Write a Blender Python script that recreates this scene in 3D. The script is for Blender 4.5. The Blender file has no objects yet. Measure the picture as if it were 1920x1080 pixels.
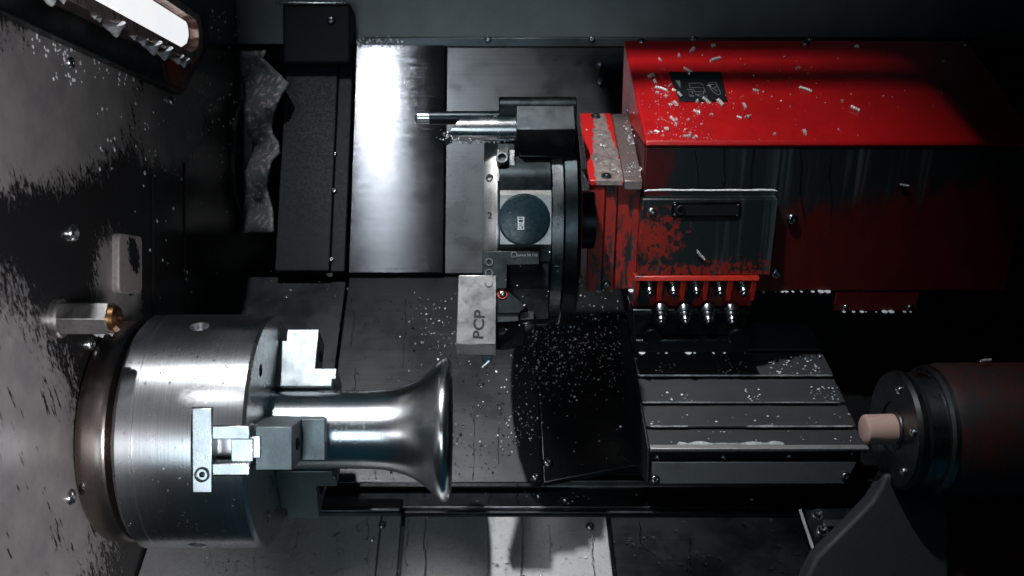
import bpy, bmesh, math, random
from mathutils import Vector, Matrix
random.seed(7)
R = math.radians
scene = bpy.context.scene
COL = scene.collection

# ------------------------------------------------------------------ camera
PITCH = R(32.0); F = 1750.0; X0 = 910.0
CAM = Vector((0, -0.691, 1.5925))
FW = Vector((0, math.cos(PITCH), -math.sin(PITCH)))
UP = Vector((0, math.sin(PITCH), math.cos(PITCH)))
XA = Vector((1, 0, 0))
cd = bpy.data.cameras.new('camera'); cam = bpy.data.objects.new('camera', cd); COL.objects.link(cam)
cam.location = CAM; cam.rotation_euler = (math.pi/2 - PITCH, 0, 0)
cd.sensor_width = 36; cd.lens = 36*F/1920; cd.shift_x = (960-X0)/1920
cd.clip_start = 0.02; cd.clip_end = 50
cd.dof.use_dof = True; cd.dof.focus_distance = 0.90; cd.dof.aperture_fstop = 9.0
scene.camera = cam

# ------------------------------------------------------------------ world, lamps, exposure
w = bpy.data.worlds.new('World'); scene.world = w; w.use_nodes = True
bg = w.node_tree.nodes['Background']; bg.inputs[0].default_value = (0.004, 0.024, 0.034, 1); bg.inputs[1].default_value = 0.75
scene.view_settings.view_transform = 'Standard'; scene.view_settings.look = 'None'
scene.view_settings.exposure = 0.0; scene.view_settings.gamma = 1.0
def area(name, loc, sx, sy, watts, col, target=None):
    l = bpy.data.lights.new(name, 'AREA'); l.shape = 'RECTANGLE'; l.size = sx; l.size_y = sy; l.energy = watts; l.color = col
    o = bpy.data.objects.new(name, l); COL.objects.link(o); o.location = loc
    if target: o.rotation_euler = (Vector(target) - Vector(loc)).to_track_quat('-Z', 'Y').to_euler()
    return o                                             # without a target it hangs level and shines straight down
KEY = Vector((-0.35, 0.06, 2.80))
k_1 = area('ceiling_lamp', KEY, 0.06, 0.03, 1.8, (0.95, 0.98, 1.0), (-0.03, 0.17, 1.2)); k_1.data.spread = R(37)
t_1 = area('overhead_strip', (-0.352, -1.05, 3.0), 0.055, 1.6, 1.0, (0.94, 0.97, 1.0)); t_1.data.spread = R(85)
t_2 = area('overhead_strip', (-0.80, -0.85, 2.9), 0.20, 1.8, 20, (0.94, 0.97, 1.0)); t_2.data.spread = R(56)  # second strip light, added to brighten the chuck
area('workshop_window', (-0.55, -3.0, 2.2), 1.0, 1.2, 19, (0.72, 0.90, 1.0), (-0.2, 0.1, 1.1))
area('wall_fill', (1.10, -2.20, 2.1), 0.5, 0.5, 105, (0.98, 0.97, 1.0), (-.3, 0, 1.1))  # added fill that lights the left wall

# ------------------------------------------------------------------ geometry helpers
def cf(xc, yc, z): return CAM + XA*xc + UP*yc + FW*z
def pt(py, z): return ((540-py)/F*z, z)                 # (up, depth) of a picture row at a depth
def xx(px, z): return (px-X0)/F*z
def wp(px, py, z): return cf(xx(px, z), (540-py)/F*z, z)
def yz(a): return cf(0, a[0], a[1])
def nrm2(a, b):                                          # unit normal (up, depth) of segment a-b, away from camera
    dy, dz = b[0]-a[0], b[1]-a[1]; L = math.hypot(dy, dz); n = (-dz/L, dy/L)
    return n if n[1] > 0 else (-n[0], -n[1])
def off(a, n, t): return (a[0]+n[0]*t, a[1]+n[1]*t)
def lerp(a, b, t): return (a[0]+(b[0]-a[0])*t, a[1]+(b[1]-a[1])*t)
class Plane:
    def __init__(s, a, b):
        s.a, s.b = a, b; s.p = yz(a); n = nrm2(a, b); s.n = -(UP*n[0] + FW*n[1]); s.n.normalize()
    def hit(s, px, py, lift=0.0):
        d = XA*((px-X0)/F) + UP*((540-py)/F) + FW
        t = (s.p-CAM).dot(s.n)/d.dot(s.n); return CAM + d*t + s.n*lift
class XPlane:
    def __init__(s, x, sign=1): s.x = x; s.p = Vector((x,0,0)); s.n = Vector((sign,0,0))
    def hit(s, px, py, lift=0.0):
        d = XA*((px-X0)/F) + UP*((540-py)/F) + FW
        t = (s.x)/d.x; return CAM + d*t + s.n*lift
WLOC = {}
class MB:
    def __init__(s): s.v = []; s.f = []
    def add(s, vs, fs):
        o = len(s.v); s.v += [Vector(v) for v in vs]; s.f += [[i+o for i in f] for f in fs]; return s
    def prism(s, pts, vec):
        n = len(pts); vec = Vector(vec); pts = [Vector(p) for p in pts]
        return s.add(pts + [p+vec for p in pts], [list(range(n))[::-1], list(range(n, 2*n))] + [[i, (i+1) % n, n+(i+1) % n, n+i] for i in range(n)])
    def px(s, poly, x0, x1):                             # polygon in (up, depth), extruded along the spindle axis
        return s.prism([yz(p)+XA*x0 for p in poly], XA*(x1-x0))
    def slab(s, a, b, x0, x1, t):
        n = nrm2(a, b); return s.px([a, b, off(b, n, t), off(a, n, t)], x0, x1)
    def obox(s, c, ex, ey, ez):                          # oriented box: centre, three half vectors
        c = Vector(c); return s.prism([c-ex-ey-ez, c+ex-ey-ez, c+ex+ey-ez, c-ex+ey-ez], ez*2)
    def lathe(s, prof, origin, axis, seg=48, a0=0, a1=2*math.pi):
        ax = Vector(axis).normalized(); u = ax.orthogonal().normalized(); v = ax.cross(u)
        full = abs(a1-a0-2*math.pi) < 1e-6; n = seg if full else seg+1; vs = []; fs = []; rings = []
        for h, r in prof:
            if r < 1e-7: rings.append([len(vs)]); vs.append(Vector(origin)+ax*h); continue
            rings.append(list(range(len(vs), len(vs)+n)))
            for k in range(n):
                a = a0+(a1-a0)*k/seg; vs.append(Vector(origin)+ax*h+(u*math.cos(a)+v*math.sin(a))*r)
        for A, B in zip(rings, rings[1:]):
            m = seg
            for k in range(m):
                k2 = (k+1) % n
                if len(A) == 1 and len(B) == 1: continue
                if len(A) == 1: fs.append([A[0], B[k], B[k2]])
                elif len(B) == 1: fs.append([A[k], B[0], A[k2]])
                else: fs.append([A[k], B[k], B[k2], A[k2]])
        return s.add(vs, fs)
    def tube(s, pts, r, seg=8):
        rings = []; vs = []; fs = []; n = len(pts); pts = [Vector(p) for p in pts]
        for i, p in enumerate(pts):
            d = (pts[min(i+1, n-1)]-pts[max(i-1, 0)]).normalized(); u = d.orthogonal().normalized()
            if i: 
                u = (pu - d*pu.dot(d)).normalized()
            pu = u; v = d.cross(u); rr = r[i] if isinstance(r, (list, tuple)) else r
            for k in range(seg): a = 2*math.pi*k/seg; vs.append(p+(u*math.cos(a)+v*math.sin(a))*rr)
        for i in range(n-1):
            for k in range(seg): k2 = (k+1) % seg; fs.append([i*seg+k, i*seg+k2, (i+1)*seg+k2, (i+1)*seg+k])
        fs.append(list(range(seg))[::-1]); fs.append([(n-1)*seg+k for k in range(seg)]); return s.add(vs, fs)
    def bead(s, c, n, r, flat=0.5, el=1.0, d=None, seg=8):  # flattened drop on a surface
        n = Vector(n); u = (Vector(d)-n*Vector(d).dot(n)).normalized() if d is not None else n.orthogonal().normalized(); v = n.cross(u)
        vs = []; fs = []
        for j, (hh, rr) in enumerate(((-.12, 1.0), (.45, .86), (.85, .5))):
            for k in range(seg):
                a = 2*math.pi*k/seg; vs.append(Vector(c)+u*(math.cos(a)*r*rr*el)+v*(math.sin(a)*r*rr)+n*(hh*r*flat))
        vs.append(Vector(c)+n*(r*flat))
        for j in range(2):
            for k in range(seg): k2 = (k+1) % seg; fs.append([j*seg+k, j*seg+k2, (j+1)*seg+k2, (j+1)*seg+k])
        for k in range(seg): fs.append([2*seg+k, 2*seg+(k+1) % seg, 3*seg])
        return s.add(vs, fs)
    def mesh(s, name, mat, origin, angle=32):
        me = bpy.data.meshes.new(name); me.from_pydata([v-origin for v in s.v], [], s.f)
        bm = bmesh.new(); bm.from_mesh(me); bmesh.ops.recalc_face_normals(bm, faces=bm.faces); bm.to_mesh(me); bm.free()
        me.shade_smooth(); me.set_sharp_from_angle(angle=R(angle))
        if mat: me.materials.append(MT[mat])
        return me
    def build(s, name, mat, parent=None, bevel=0, seg=2, angle=32):
        lo = Vector((min(v.x for v in s.v), min(v.y for v in s.v), min(v.z for v in s.v)))
        hi = Vector((max(v.x for v in s.v), max(v.y for v in s.v), max(v.z for v in s.v))); c = (lo+hi)/2
        o = bpy.data.objects.new(name, s.mesh(name, mat, c, angle)); COL.objects.link(o); WLOC[o] = c
        o.location = c - (WLOC[parent] if parent else Vector())
        if parent: o.parent = parent
        if bevel:
            m = o.modifiers.new('bevel', 'BEVEL'); m.width = bevel; m.segments = seg; m.limit_method = 'ANGLE'; m.angle_limit = R(40); m.harden_normals = False
        return o
def tag(o, label=None, cat=None, group=None, kind=None):
    if label: o['label'] = label
    if cat: o['category'] = cat
    if group: o['group'] = group
    if kind: o['kind'] = kind
    return o
def thing(name, loc, label, cat, group=None, kind=None):
    o = bpy.data.objects.new(name, None); COL.objects.link(o); o.location = loc; WLOC[o] = Vector(loc); o.empty_display_size = 0.02
    return tag(o, label, cat, group, kind)
def inst(me, name, parent, pos, n, roll=0, sc=1.0):      # a shared mesh, its +Z along n
    o = bpy.data.objects.new(name, me); COL.objects.link(o); q = Vector(n).to_track_quat('Z', 'Y')
    o.rotation_euler = (q.to_matrix() @ Matrix.Rotation(roll, 3, 'Z')).to_euler(); o.scale = (sc, sc, sc)
    o.location = Vector(pos) - (WLOC[parent] if parent else Vector()); WLOC[o] = Vector(pos)
    if parent: o.parent = parent
    return o
def cut(o, cutter):                                      # real hole: boolean, applied, cutter removed
    m = o.modifiers.new('cut', 'BOOLEAN'); m.operation = 'DIFFERENCE'; m.solver = 'EXACT'; m.object = cutter
    bpy.context.view_layer.update(); dg = bpy.context.evaluated_depsgraph_get()
    me = bpy.data.meshes.new_from_object(o.evaluated_get(dg)); o.modifiers.remove(m); o.data = me
    me.shade_smooth(); me.set_sharp_from_angle(angle=R(32)); bpy.data.objects.remove(cutter)
def text_mesh(body, size, depth, mat, bold=0):
    c = bpy.data.curves.new('lettering', 'FONT'); c.body = body; c.size = size; c.extrude = depth; c.offset = bold; c.align_x = 'CENTER'; c.align_y = 'CENTER'
    t = bpy.data.objects.new('lettering', c); COL.objects.link(t); bpy.context.view_layer.update()
    me = bpy.data.meshes.new_from_object(t.evaluated_get(bpy.context.evaluated_depsgraph_get())); bpy.data.objects.remove(t)
    me.materials.clear(); me.materials.append(MT[mat]); return me

# ------------------------------------------------------------------ materials
MT = {}
def nodes(name):
    m = bpy.data.materials.new(name); m.use_nodes = True; nt = m.node_tree; b = nt.nodes['Principled BSDF']; MT[name] = m
    return m, nt, b
def N(nt, t, **k):
    n = nt.nodes.new(t)
    for a, v in k.items():
        if a.startswith('i_'): n.inputs[a[2:].replace('_', ' ')].default_value = v
        else: setattr(n, a, v)
    return n
def coords(nt, scale=(1, 1, 1), kind='Object', rot=(0, 0, 0), loc=(0, 0, 0)):
    t = N(nt, 'ShaderNodeTexCoord'); m = N(nt, 'ShaderNodeMapping'); m.inputs['Scale'].default_value = scale; m.inputs['Rotation'].default_value = rot
    m.inputs['Location'].default_value = loc
    nt.links.new(t.outputs[kind], m.inputs[0]); return m.outputs[0]
def wcoords(nt, scale=(1, 1, 1), rot=(0, 0, 0), loc=(0, 0, 0), vt='POINT'):
    t = N(nt, 'ShaderNodeNewGeometry'); m = N(nt, 'ShaderNodeMapping', vector_type=vt); m.inputs['Scale'].default_value = scale; m.inputs['Rotation'].default_value = rot
    m.inputs['Location'].default_value = loc
    nt.links.new(t.outputs['Position'], m.inputs[0]); return m.outputs[0]
def noise(nt, vec, scale, detail=5, rough=0.6, dist=0):
    n = N(nt, 'ShaderNodeTexNoise'); n.inputs['Scale'].default_value = scale; n.inputs['Detail'].default_value = detail
    n.inputs['Roughness'].default_value = rough; n.inputs['Distortion'].default_value = dist; nt.links.new(vec, n.inputs['Vector']); return n.outputs[0]
def ramp(nt, fac, a, b, va=0.0, vb=1.0):
    n = N(nt, 'ShaderNodeMapRange', interpolation_type='SMOOTHSTEP'); n.inputs[1].default_value = a; n.inputs[2].default_value = b; n.inputs[3].default_value = va; n.inputs[4].default_value = vb
    nt.links.new(fac, n.inputs[0]); return n.outputs[0]
def math2(nt, op, a, b):
    n = N(nt, 'ShaderNodeMath', operation=op)
    for i, v in enumerate((a, b)):
        if isinstance(v, (int, float)): n.inputs[i].default_value = v
        else: nt.links.new(v, n.inputs[i])
    return n.outputs[0]
def mixc(nt, fac, a, b):
    n = N(nt, 'ShaderNodeMix', data_type='RGBA')
    nt.links.new(fac, n.inputs[0])
    for i, v in ((6, a), (7, b)):
        if isinstance(v, tuple): n.inputs[i].default_value = (*v, 1)
        else: nt.links.new(v, n.inputs[i])
    return n.outputs[2]
def mixf(nt, fac, a, b):
    n = N(nt, 'ShaderNodeMix', data_type='FLOAT'); nt.links.new(fac, n.inputs[0])
    for i, v in ((2, a), (3, b)):
        if isinstance(v, (int, float)): n.inputs[i].default_value = v
        else: nt.links.new(v, n.inputs[i])
    return n.outputs[0]
def bump(nt, b, h, strength=0.1, dist=0.001):
    n = N(nt, 'ShaderNodeBump'); n.inputs['Strength'].default_value = strength; n.inputs['Distance'].default_value = dist
    nt.links.new(h, n.inputs['Height']); nt.links.new(n.outputs[0], b.inputs['Normal'])
def metal(name, col, rough=0.3, rv=0.12, stretch=(1, 1, 1), fine=400, big=18, dirt=0.25, dirtcol=(0.02, 0.022, 0.024), bstr=0.06, metallic=1.0, spots=0.0, aniso=0.0, tdir=(1, 0, 0), coat=0.0, crough=0.12, gb=0.6):
    m, nt, b = nodes(name)
    v = wcoords(nt); vs = wcoords(nt, stretch)
    f = noise(nt, vs, fine, 3, 0.7); g = noise(nt, v, big, 6, 0.65); s = noise(nt, wcoords(nt, (1, 0.35, 0.35)), big*6, 4, 0.6)
    c = mixc(nt, ramp(nt, f, 0.3, 0.7), tuple(x*0.82 for x in col), col)
    d = ramp(nt, g, 0.62-dirt*0.45, 0.80)
    d = math2(nt, 'MULTIPLY', d, min(1.0, dirt*2.2))
    c = mixc(nt, d, c, dirtcol)
    if spots:
        sp = ramp(nt, s, 0.60, 0.70); sp = math2(nt, 'MULTIPLY', sp, spots); c = mixc(nt, sp, c, dirtcol)
    nt.links.new(c, b.inputs['Base Color'])
    r = mixf(nt, ramp(nt, g, 0.3, 0.75), rough-rv*0.5, rough+rv); nt.links.new(r, b.inputs['Roughness'])
    b.inputs['Metallic'].default_value = metallic
    if aniso:
        b.inputs['Anisotropic'].default_value = aniso; t = N(nt, 'ShaderNodeCombineXYZ')
        for i in range(3): t.inputs[i].default_value = tdir[i]
        nt.links.new(t.outputs[0], b.inputs['Tangent'])
    if coat: b.inputs['Coat Weight'].default_value = coat; b.inputs['Coat Roughness'].default_value = crough
    h = math2(nt, 'ADD', f, math2(nt, 'MULTIPLY', g, gb)); bump(nt, b, h, bstr, 0.0006)
    return m
def paint(name, col, rough=0.4, worn=None, wcol=(0.25, 0.22, 0.20), wscale=40, grime=None, gcol=(0.012, 0.016, 0.018), streak=True, gsoft=0.04, gscale=30):
    m, nt, b = nodes(name); v = wcoords(nt)
    g = noise(nt, v, 25, 6, 0.6); f = noise(nt, v, 300, 3, 0.6)
    c = mixc(nt, ramp(nt, g, 0.3, 0.75), col, tuple(x*0.78 for x in col)); rr = mixf(nt, ramp(nt, f, 0.3, 0.7), rough-0.06, rough+0.08)
    if worn is not None:
        wn = noise(nt, v, wscale, 8, 0.62, 0.4); wm = ramp(nt, wn, worn, worn+0.025); c = mixc(nt, wm, c, wcol)
    if grime is not None:
        gn = noise(nt, wcoords(nt, (1, 0.5, 0.35)), gscale, 10, 0.74, 0.5); gm = ramp(nt, gn, grime, grime+gsoft)
        gc = gcol
        if streak:
            st = noise(nt, wcoords(nt, (1, 0.02, 0.02)), 90, 4, 0.6); gc = mixc(nt, ramp(nt, st, 0.5, 0.75), gcol, tuple(x*4.5 for x in gcol))
        c = mixc(nt, gm, c, gc)
    nt.links.new(c, b.inputs['Base Color']); nt.links.new(rr, b.inputs['Roughness'])
    bump(nt, b, math2(nt, 'ADD', f, g), 0.08, 0.0008)
    return m, nt, b
metal('chuck_steel', (0.66, 0.67, 0.69), 0.27, 0.05, (150, 0.4, 0.4), 4.0, 9, 0.08, (0.16, 0.14, 0.13), 0.05, aniso=0.6)
metal('plate_ring_steel', (0.27, 0.225, 0.205), 0.30, 0.10, (250, .4, .4), 4.0, 14, 0.30, (0.05, 0.035, 0.03), 0.05)
metal('face_steel', (0.20, 0.16, 0.15), 0.36, 0.12, (1, 1, 1), 300, 20, 0.4, (0.04, 0.03, 0.03), 0.08)
metal('jaw_steel', (0.25, 0.28, 0.295), 0.52, 0.10, (3, 1, 1), 300, 40, 0.16, (0.07, 0.08, 0.085), 0.06, spots=0.1)
metal('bright_jaw', (0.58, 0.60, 0.62), 0.28, 0.08, (3, 1, 1), 300, 40, 0.14, (0.15, 0.16, 0.17), 0.06, spots=0.1)
metal('turned_aluminium', (0.80, 0.82, 0.84), 0.24, 0.03, (130, 0.3, 0.3), 5.0, 30, 0.06, (0.25, 0.27, 0.3), 0.09, aniso=0.5)
metal('brushed_sheet', (0.044, 0.047, 0.052), 0.15, 0.03, (0.5, 60, 60), 12, 10, 0.08, (0.07, 0.075, 0.08), 0.12, aniso=0.95, tdir=(0, 0.70, 0.71), gb=0.03)
metal('slope_sheet', (0.050, 0.051, 0.054), 0.27, 0.08, (0.5, 40, 40), 10, 9, 0.22, (0.03, 0.034, 0.037), 0.08, spots=0.30, coat=0.6, crough=0.16, gb=0.2, metallic=0.85)
metal('tray_sheet', (0.42, 0.415, 0.415), 0.46, 0.08, (1, 1, 1), 500, 12, 0.16, (0.06, 0.06, 0.065), 0.07, spots=0.22, coat=0.3, crough=0.2, metallic=0.55)
metal('dark_sheet', (0.085, 0.092, 0.098), 0.40, 0.14, (1, 1, 1), 400, 12, 0.35, (0.02, 0.024, 0.027), 0.08)
metal('cover_sheet', (0.050, 0.054, 0.058), 0.32, 0.12, (0.4, 40, 40), 14, 14, 0.30, (0.03, 0.034, 0.037), 0.08)
metal('slat_steel', (0.095, 0.102, 0.108), 0.46, 0.10, (0.4, 40, 40), 14, 14, 0.30, (0.05, 0.055, 0.06), 0.08, metallic=0.6)
metal('black_oxide', (0.030, 0.036, 0.039), 0.34, 0.14, (1, 1, 1), 350, 40, 0.25, (0.012, 0.015, 0.017), 0.10)
metal('turret_steel', (0.24, 0.25, 0.26), 0.30, 0.12, (1, 1, 1), 300, 45, 0.36, (0.03, 0.035, 0.037), 0.09, spots=0.25)
metal('holder_steel', (0.11, 0.118, 0.125), 0.36, 0.14, (1, 0.3, 0.3), 90, 40, 0.45, (0.03, 0.037, 0.04), 0.10)
metal('tool_steel', (0.50, 0.48, 0.47), 0.38, 0.12, (1, 1, 1), 300, 60, 0.20, (0.10, 0.10, 0.10), 0.10, spots=0.2)
metal('bar_steel', (0.68, 0.68, 0.69), 0.22, 0.10, (0.4, 80, 80), 10, 60, 0.2, (0.08, 0.08, 0.085), 0.12)
metal('bolt_steel', (0.30, 0.32, 0.34), 0.25, 0.08, (1, 1, 1), 300, 60, 0.15, (0.03, 0.03, 0.03), 0.05)
metal('bright_bolt', (0.70, 0.71, 0.72), 0.22, 0.08, (1, 1, 1), 300, 60, 0.1, (0.1, 0.1, 0.1), 0.04)
metal('brass', (0.30, 0.14, 0.06), 0.30, 0.1, (1, 1, 1), 300, 60, 0.2, (0.05, 0.02, 0.01), 0.05)
metal('chip_alu', (0.88, 0.88, 0.88), 0.35, 0.08, (1, 1, 1), 500, 100, 0.0, (0.2, 0.2, 0.2), 0.05, metallic=0.35)
metal('bare_collar', (0.24, 0.19, 0.175), 0.45, 0.12, (1, 1, 1), 300, 60, 0.3, (0.06, 0.05, 0.045), 0.14, metallic=0.6)
metal('cast_grey', (0.042, 0.049, 0.053), 0.55, 0.1, (1, 1, 1), 450, 30, 0.3, (0.018, 0.022, 0.024), 0.5, metallic=0.2)
paint('red_paint', (0.52, 0.006, 0.008), 0.36)
paint('red_collar', (0.50, 0.008, 0.008), 0.40, worn=0.56, wcol=(0.22, 0.17, 0.155), wscale=28)
paint('red_shaded', (0.34, 0.010, 0.010), 0.42, grime=0.47)
paint('red_grimy', (0.34, 0.020, 0.012), 0.40, grime=0.48, gsoft=0.09, gscale=55)
paint('red_fin', (0.46, 0.022, 0.012), 0.38, grime=0.56)
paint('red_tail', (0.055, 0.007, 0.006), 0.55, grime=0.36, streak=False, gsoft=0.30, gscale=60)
paint('grime_black', (0.010, 0.014, 0.016), 0.24)
paint('black_plastic', (0.012, 0.014, 0.016), 0.35)
paint('grey_wall', (0.14, 0.155, 0.16), 0.45)
paint('pink_plastic', (0.72, 0.47, 0.41), 0.45)
paint('white_print', (0.75, 0.76, 0.78), 0.4)
paint('grey_print', (0.22, 0.23, 0.24), 0.4)
paint('black_panel', (0.009, 0.012, 0.0135), 0.5)
MT['black_panel'].node_tree.nodes['Principled BSDF'].inputs['IOR'].default_value = 1.2
paint('ink', (0.015, 0.015, 0.015), 0.5)
paint('orange_ring', (0.75, 0.10, 0.03), 0.4)
m, nt, b = paint('cap_blue', (0.006, 0.020, 0.028), 0.30)
m, nt, b = paint('rubber', (0.11, 0.115, 0.12), 0.6, worn=0.56, wcol=(0.35, 0.29, 0.28), wscale=120)
m, nt, b = nodes('coolant'); b.inputs['Base Color'].default_value = (0.9, 0.93, 0.95, 1); b.inputs['Roughness'].default_value = 0.05
b.inputs['Transmission Weight'].default_value = 1.0; b.inputs['IOR'].default_value = 1.34
v = wcoords(nt); bump(nt, b, noise(nt, v, 600, 2), 0.1, 0.0003)
m, nt, b = nodes('foam'); b.inputs['Base Color'].default_value = (0.72, 0.74, 0.75, 1); b.inputs['Roughness'].default_value = 0.25
b.inputs['Transmission Weight'].default_value = 0.15; b.inputs['IOR'].default_value = 1.3
nt.links.new(mixc(nt, ramp(nt, noise(nt, wcoords(nt), 300, 4), .35, .65), (0.50, 0.53, 0.55), (0.85, 0.86, 0.87)), b.inputs['Base Color'])
m, nt, b = nodes('lamp_glow'); b.inputs['Base Color'].default_value = (0.8, 0.8, 0.8, 1)
nt.links.new(mixc(nt, ramp(nt, noise(nt, wcoords(nt), 12, 3), .3, .7), (1.0, 0.99, 0.98), (0.92, 0.95, 1.0)), b.inputs['Emission Color']); b.inputs['Emission Strength'].default_value = 0.9
m, nt, b = nodes('bezel'); b.inputs['Metallic'].default_value = 0.8; b.inputs['Roughness'].default_value = 0.35
nt.links.new(mixc(nt, ramp(nt, noise(nt, wcoords(nt, (1, 8, 1)), 40, 5), .4, .65), (0.60, 0.42, 0.36), (0.12, 0.10, 0.095)), b.inputs['Base Color'])

# headstock wall: grey paint with dark coolant film and painted shade, speckled at the edges
XW = -0.356
wallp = XPlane(XW)
m, nt, b = nodes('wet_shaded_wall')
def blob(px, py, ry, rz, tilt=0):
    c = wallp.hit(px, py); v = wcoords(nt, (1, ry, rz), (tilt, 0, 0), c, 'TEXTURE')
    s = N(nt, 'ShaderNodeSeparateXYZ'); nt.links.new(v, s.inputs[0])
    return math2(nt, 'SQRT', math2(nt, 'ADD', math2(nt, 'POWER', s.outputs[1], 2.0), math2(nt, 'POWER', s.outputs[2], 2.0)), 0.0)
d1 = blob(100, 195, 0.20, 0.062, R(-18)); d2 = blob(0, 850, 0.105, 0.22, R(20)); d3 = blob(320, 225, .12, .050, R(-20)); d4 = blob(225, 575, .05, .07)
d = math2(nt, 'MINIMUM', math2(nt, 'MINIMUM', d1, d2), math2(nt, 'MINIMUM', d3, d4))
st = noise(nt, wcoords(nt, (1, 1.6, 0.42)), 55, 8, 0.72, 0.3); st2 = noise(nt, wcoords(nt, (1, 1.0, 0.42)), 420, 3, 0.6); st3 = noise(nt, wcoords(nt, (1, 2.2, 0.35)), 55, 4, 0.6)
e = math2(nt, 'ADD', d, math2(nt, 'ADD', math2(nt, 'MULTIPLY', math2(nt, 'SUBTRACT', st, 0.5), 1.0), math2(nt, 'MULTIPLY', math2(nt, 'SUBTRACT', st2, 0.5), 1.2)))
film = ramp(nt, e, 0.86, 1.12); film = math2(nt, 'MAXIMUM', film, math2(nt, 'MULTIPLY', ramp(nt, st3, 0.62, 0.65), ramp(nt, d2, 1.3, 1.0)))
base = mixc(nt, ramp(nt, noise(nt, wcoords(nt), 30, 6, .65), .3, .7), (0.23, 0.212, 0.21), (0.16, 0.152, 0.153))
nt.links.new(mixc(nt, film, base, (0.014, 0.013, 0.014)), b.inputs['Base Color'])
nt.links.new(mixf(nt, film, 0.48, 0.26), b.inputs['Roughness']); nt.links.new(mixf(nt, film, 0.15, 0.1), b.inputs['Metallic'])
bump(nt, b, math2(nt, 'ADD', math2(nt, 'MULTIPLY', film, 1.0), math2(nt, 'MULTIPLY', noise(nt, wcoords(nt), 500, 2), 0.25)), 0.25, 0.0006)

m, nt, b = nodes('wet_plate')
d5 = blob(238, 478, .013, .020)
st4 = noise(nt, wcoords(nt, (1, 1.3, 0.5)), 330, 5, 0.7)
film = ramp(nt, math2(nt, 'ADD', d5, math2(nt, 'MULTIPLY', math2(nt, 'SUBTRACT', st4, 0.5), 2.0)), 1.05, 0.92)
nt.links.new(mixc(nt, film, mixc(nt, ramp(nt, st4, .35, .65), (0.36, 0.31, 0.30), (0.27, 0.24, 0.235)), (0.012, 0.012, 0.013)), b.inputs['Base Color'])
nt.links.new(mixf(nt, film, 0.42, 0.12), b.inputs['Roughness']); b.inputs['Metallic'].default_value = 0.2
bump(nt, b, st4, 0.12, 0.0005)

# ------------------------------------------------------------------ shared small meshes
def small(name, mat, prof, seg=16, origin=(0, 0, 0)):
    mb = MB(); mb.lathe(prof, (0, 0, 0), (0, 0, 1), seg); return mb.mesh(name, mat, Vector(), 30)
SCREW = small('screw', 'bolt_steel', [(-.004, .0042), (.0006, .0048), (.0016, .0046), (.0028, .0036), (.0033, .0023), (.0033, .0021), (.0010, .0019), (.0010, 0)])
SCREWB = small('screw', 'bright_bolt', [(-.004, .0042), (.0006, .0048), (.0016, .0046), (.0028, .0036), (.0033, .0023), (.0033, .0021), (.0010, .0019), (.0010, 0)])
WASHER = small('washer_screw', 'turret_steel', [(-.003, .0090), (.0008, .0092), (.0014, .0088), (.0014, .0056), (.0018, .0056), (.0032, .0053), (.0048, .0040), (.0052, .0025), (.0026, .0022), (.0026, 0)], 20)
SOCKET = small('socket_screw', 'bolt_steel', [(-.005, .0040), (.0004, .0044), (.0012, .0041), (.0012, .0028), (-.0012, .0026), (-.0012, 0)], 18)
BOLT = small('bolt', 'bolt_steel', [(-.004, .0085), (.001, .0088), (.002, .0084), (.002, .0060), (.0025, .0058), (.0085, .0056), (.0095, .0050), (.0095, .0030), (.0055, .0028), (.0055, 0)], 20)
FIT = small('hose_fitting', 'bolt_steel', [(-.006, .0088), (.001, .0090), (.002, .0086), (.002, .0074), (.005, .0074), (.006, .0070), (.006, .0056), (.010, .0056), (.0105, .0050), (.0105, .0036), (.013, .0034), (.0136, .0028), (.0136, .0012), (.012, .0010), (.012, 0)], 20)
def screws(parent, plane, pts, me=SCREW, name='screw', sc=1.0):
    for p in pts: inst(me, name, parent, plane.hit(p[0], p[1]), plane.n, random.uniform(0, 6), sc*(p[2] if len(p) > 2 else 1))

# ================================================================== THE SETTING
# headstock wall
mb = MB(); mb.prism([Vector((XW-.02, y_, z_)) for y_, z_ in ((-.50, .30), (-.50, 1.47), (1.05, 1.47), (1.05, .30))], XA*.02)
hw = tag(mb.build('wall_left', 'wet_shaded_wall'), 'grey headstock wall wet with dark coolant stains and painted shade behind the chuck', 'wall', kind='structure')
screws(hw, wallp, [(133, 437, 1.7), (320, 190, 1.15), (130, 118, 1.2), (130, 933, 1.4), (167, 645, 1.4), (243, 548, .9)], SCREWB)
# shallow bent cover plate on the wall
def rrect(cx, cy, hx, hy, r, seg=4):
    out = []
    for sx, sy, a in ((1, 1, 0), (-1, 1, 90), (-1, -1, 180), (1, -1, 270)):
        for k in range(seg+1):
            t = R(a+90*k/seg); out.append((cx+sx*(hx-r)+r*math.cos(t), cy+sy*(hy-r)+r*math.sin(t)))
    return out
c0 = wallp.hit(233, 495); cy0 = (c0-CAM).dot(UP); cz0 = (c0-CAM).dot(FW)
mb = MB(); mb.prism([cf(XW-.002, a, b_) for b_, a in rrect(cz0, cy0, .030, .029, .007)], XA*.009)
mb.build('cover_plate', 'wet_plate', hw, .0016)
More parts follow.
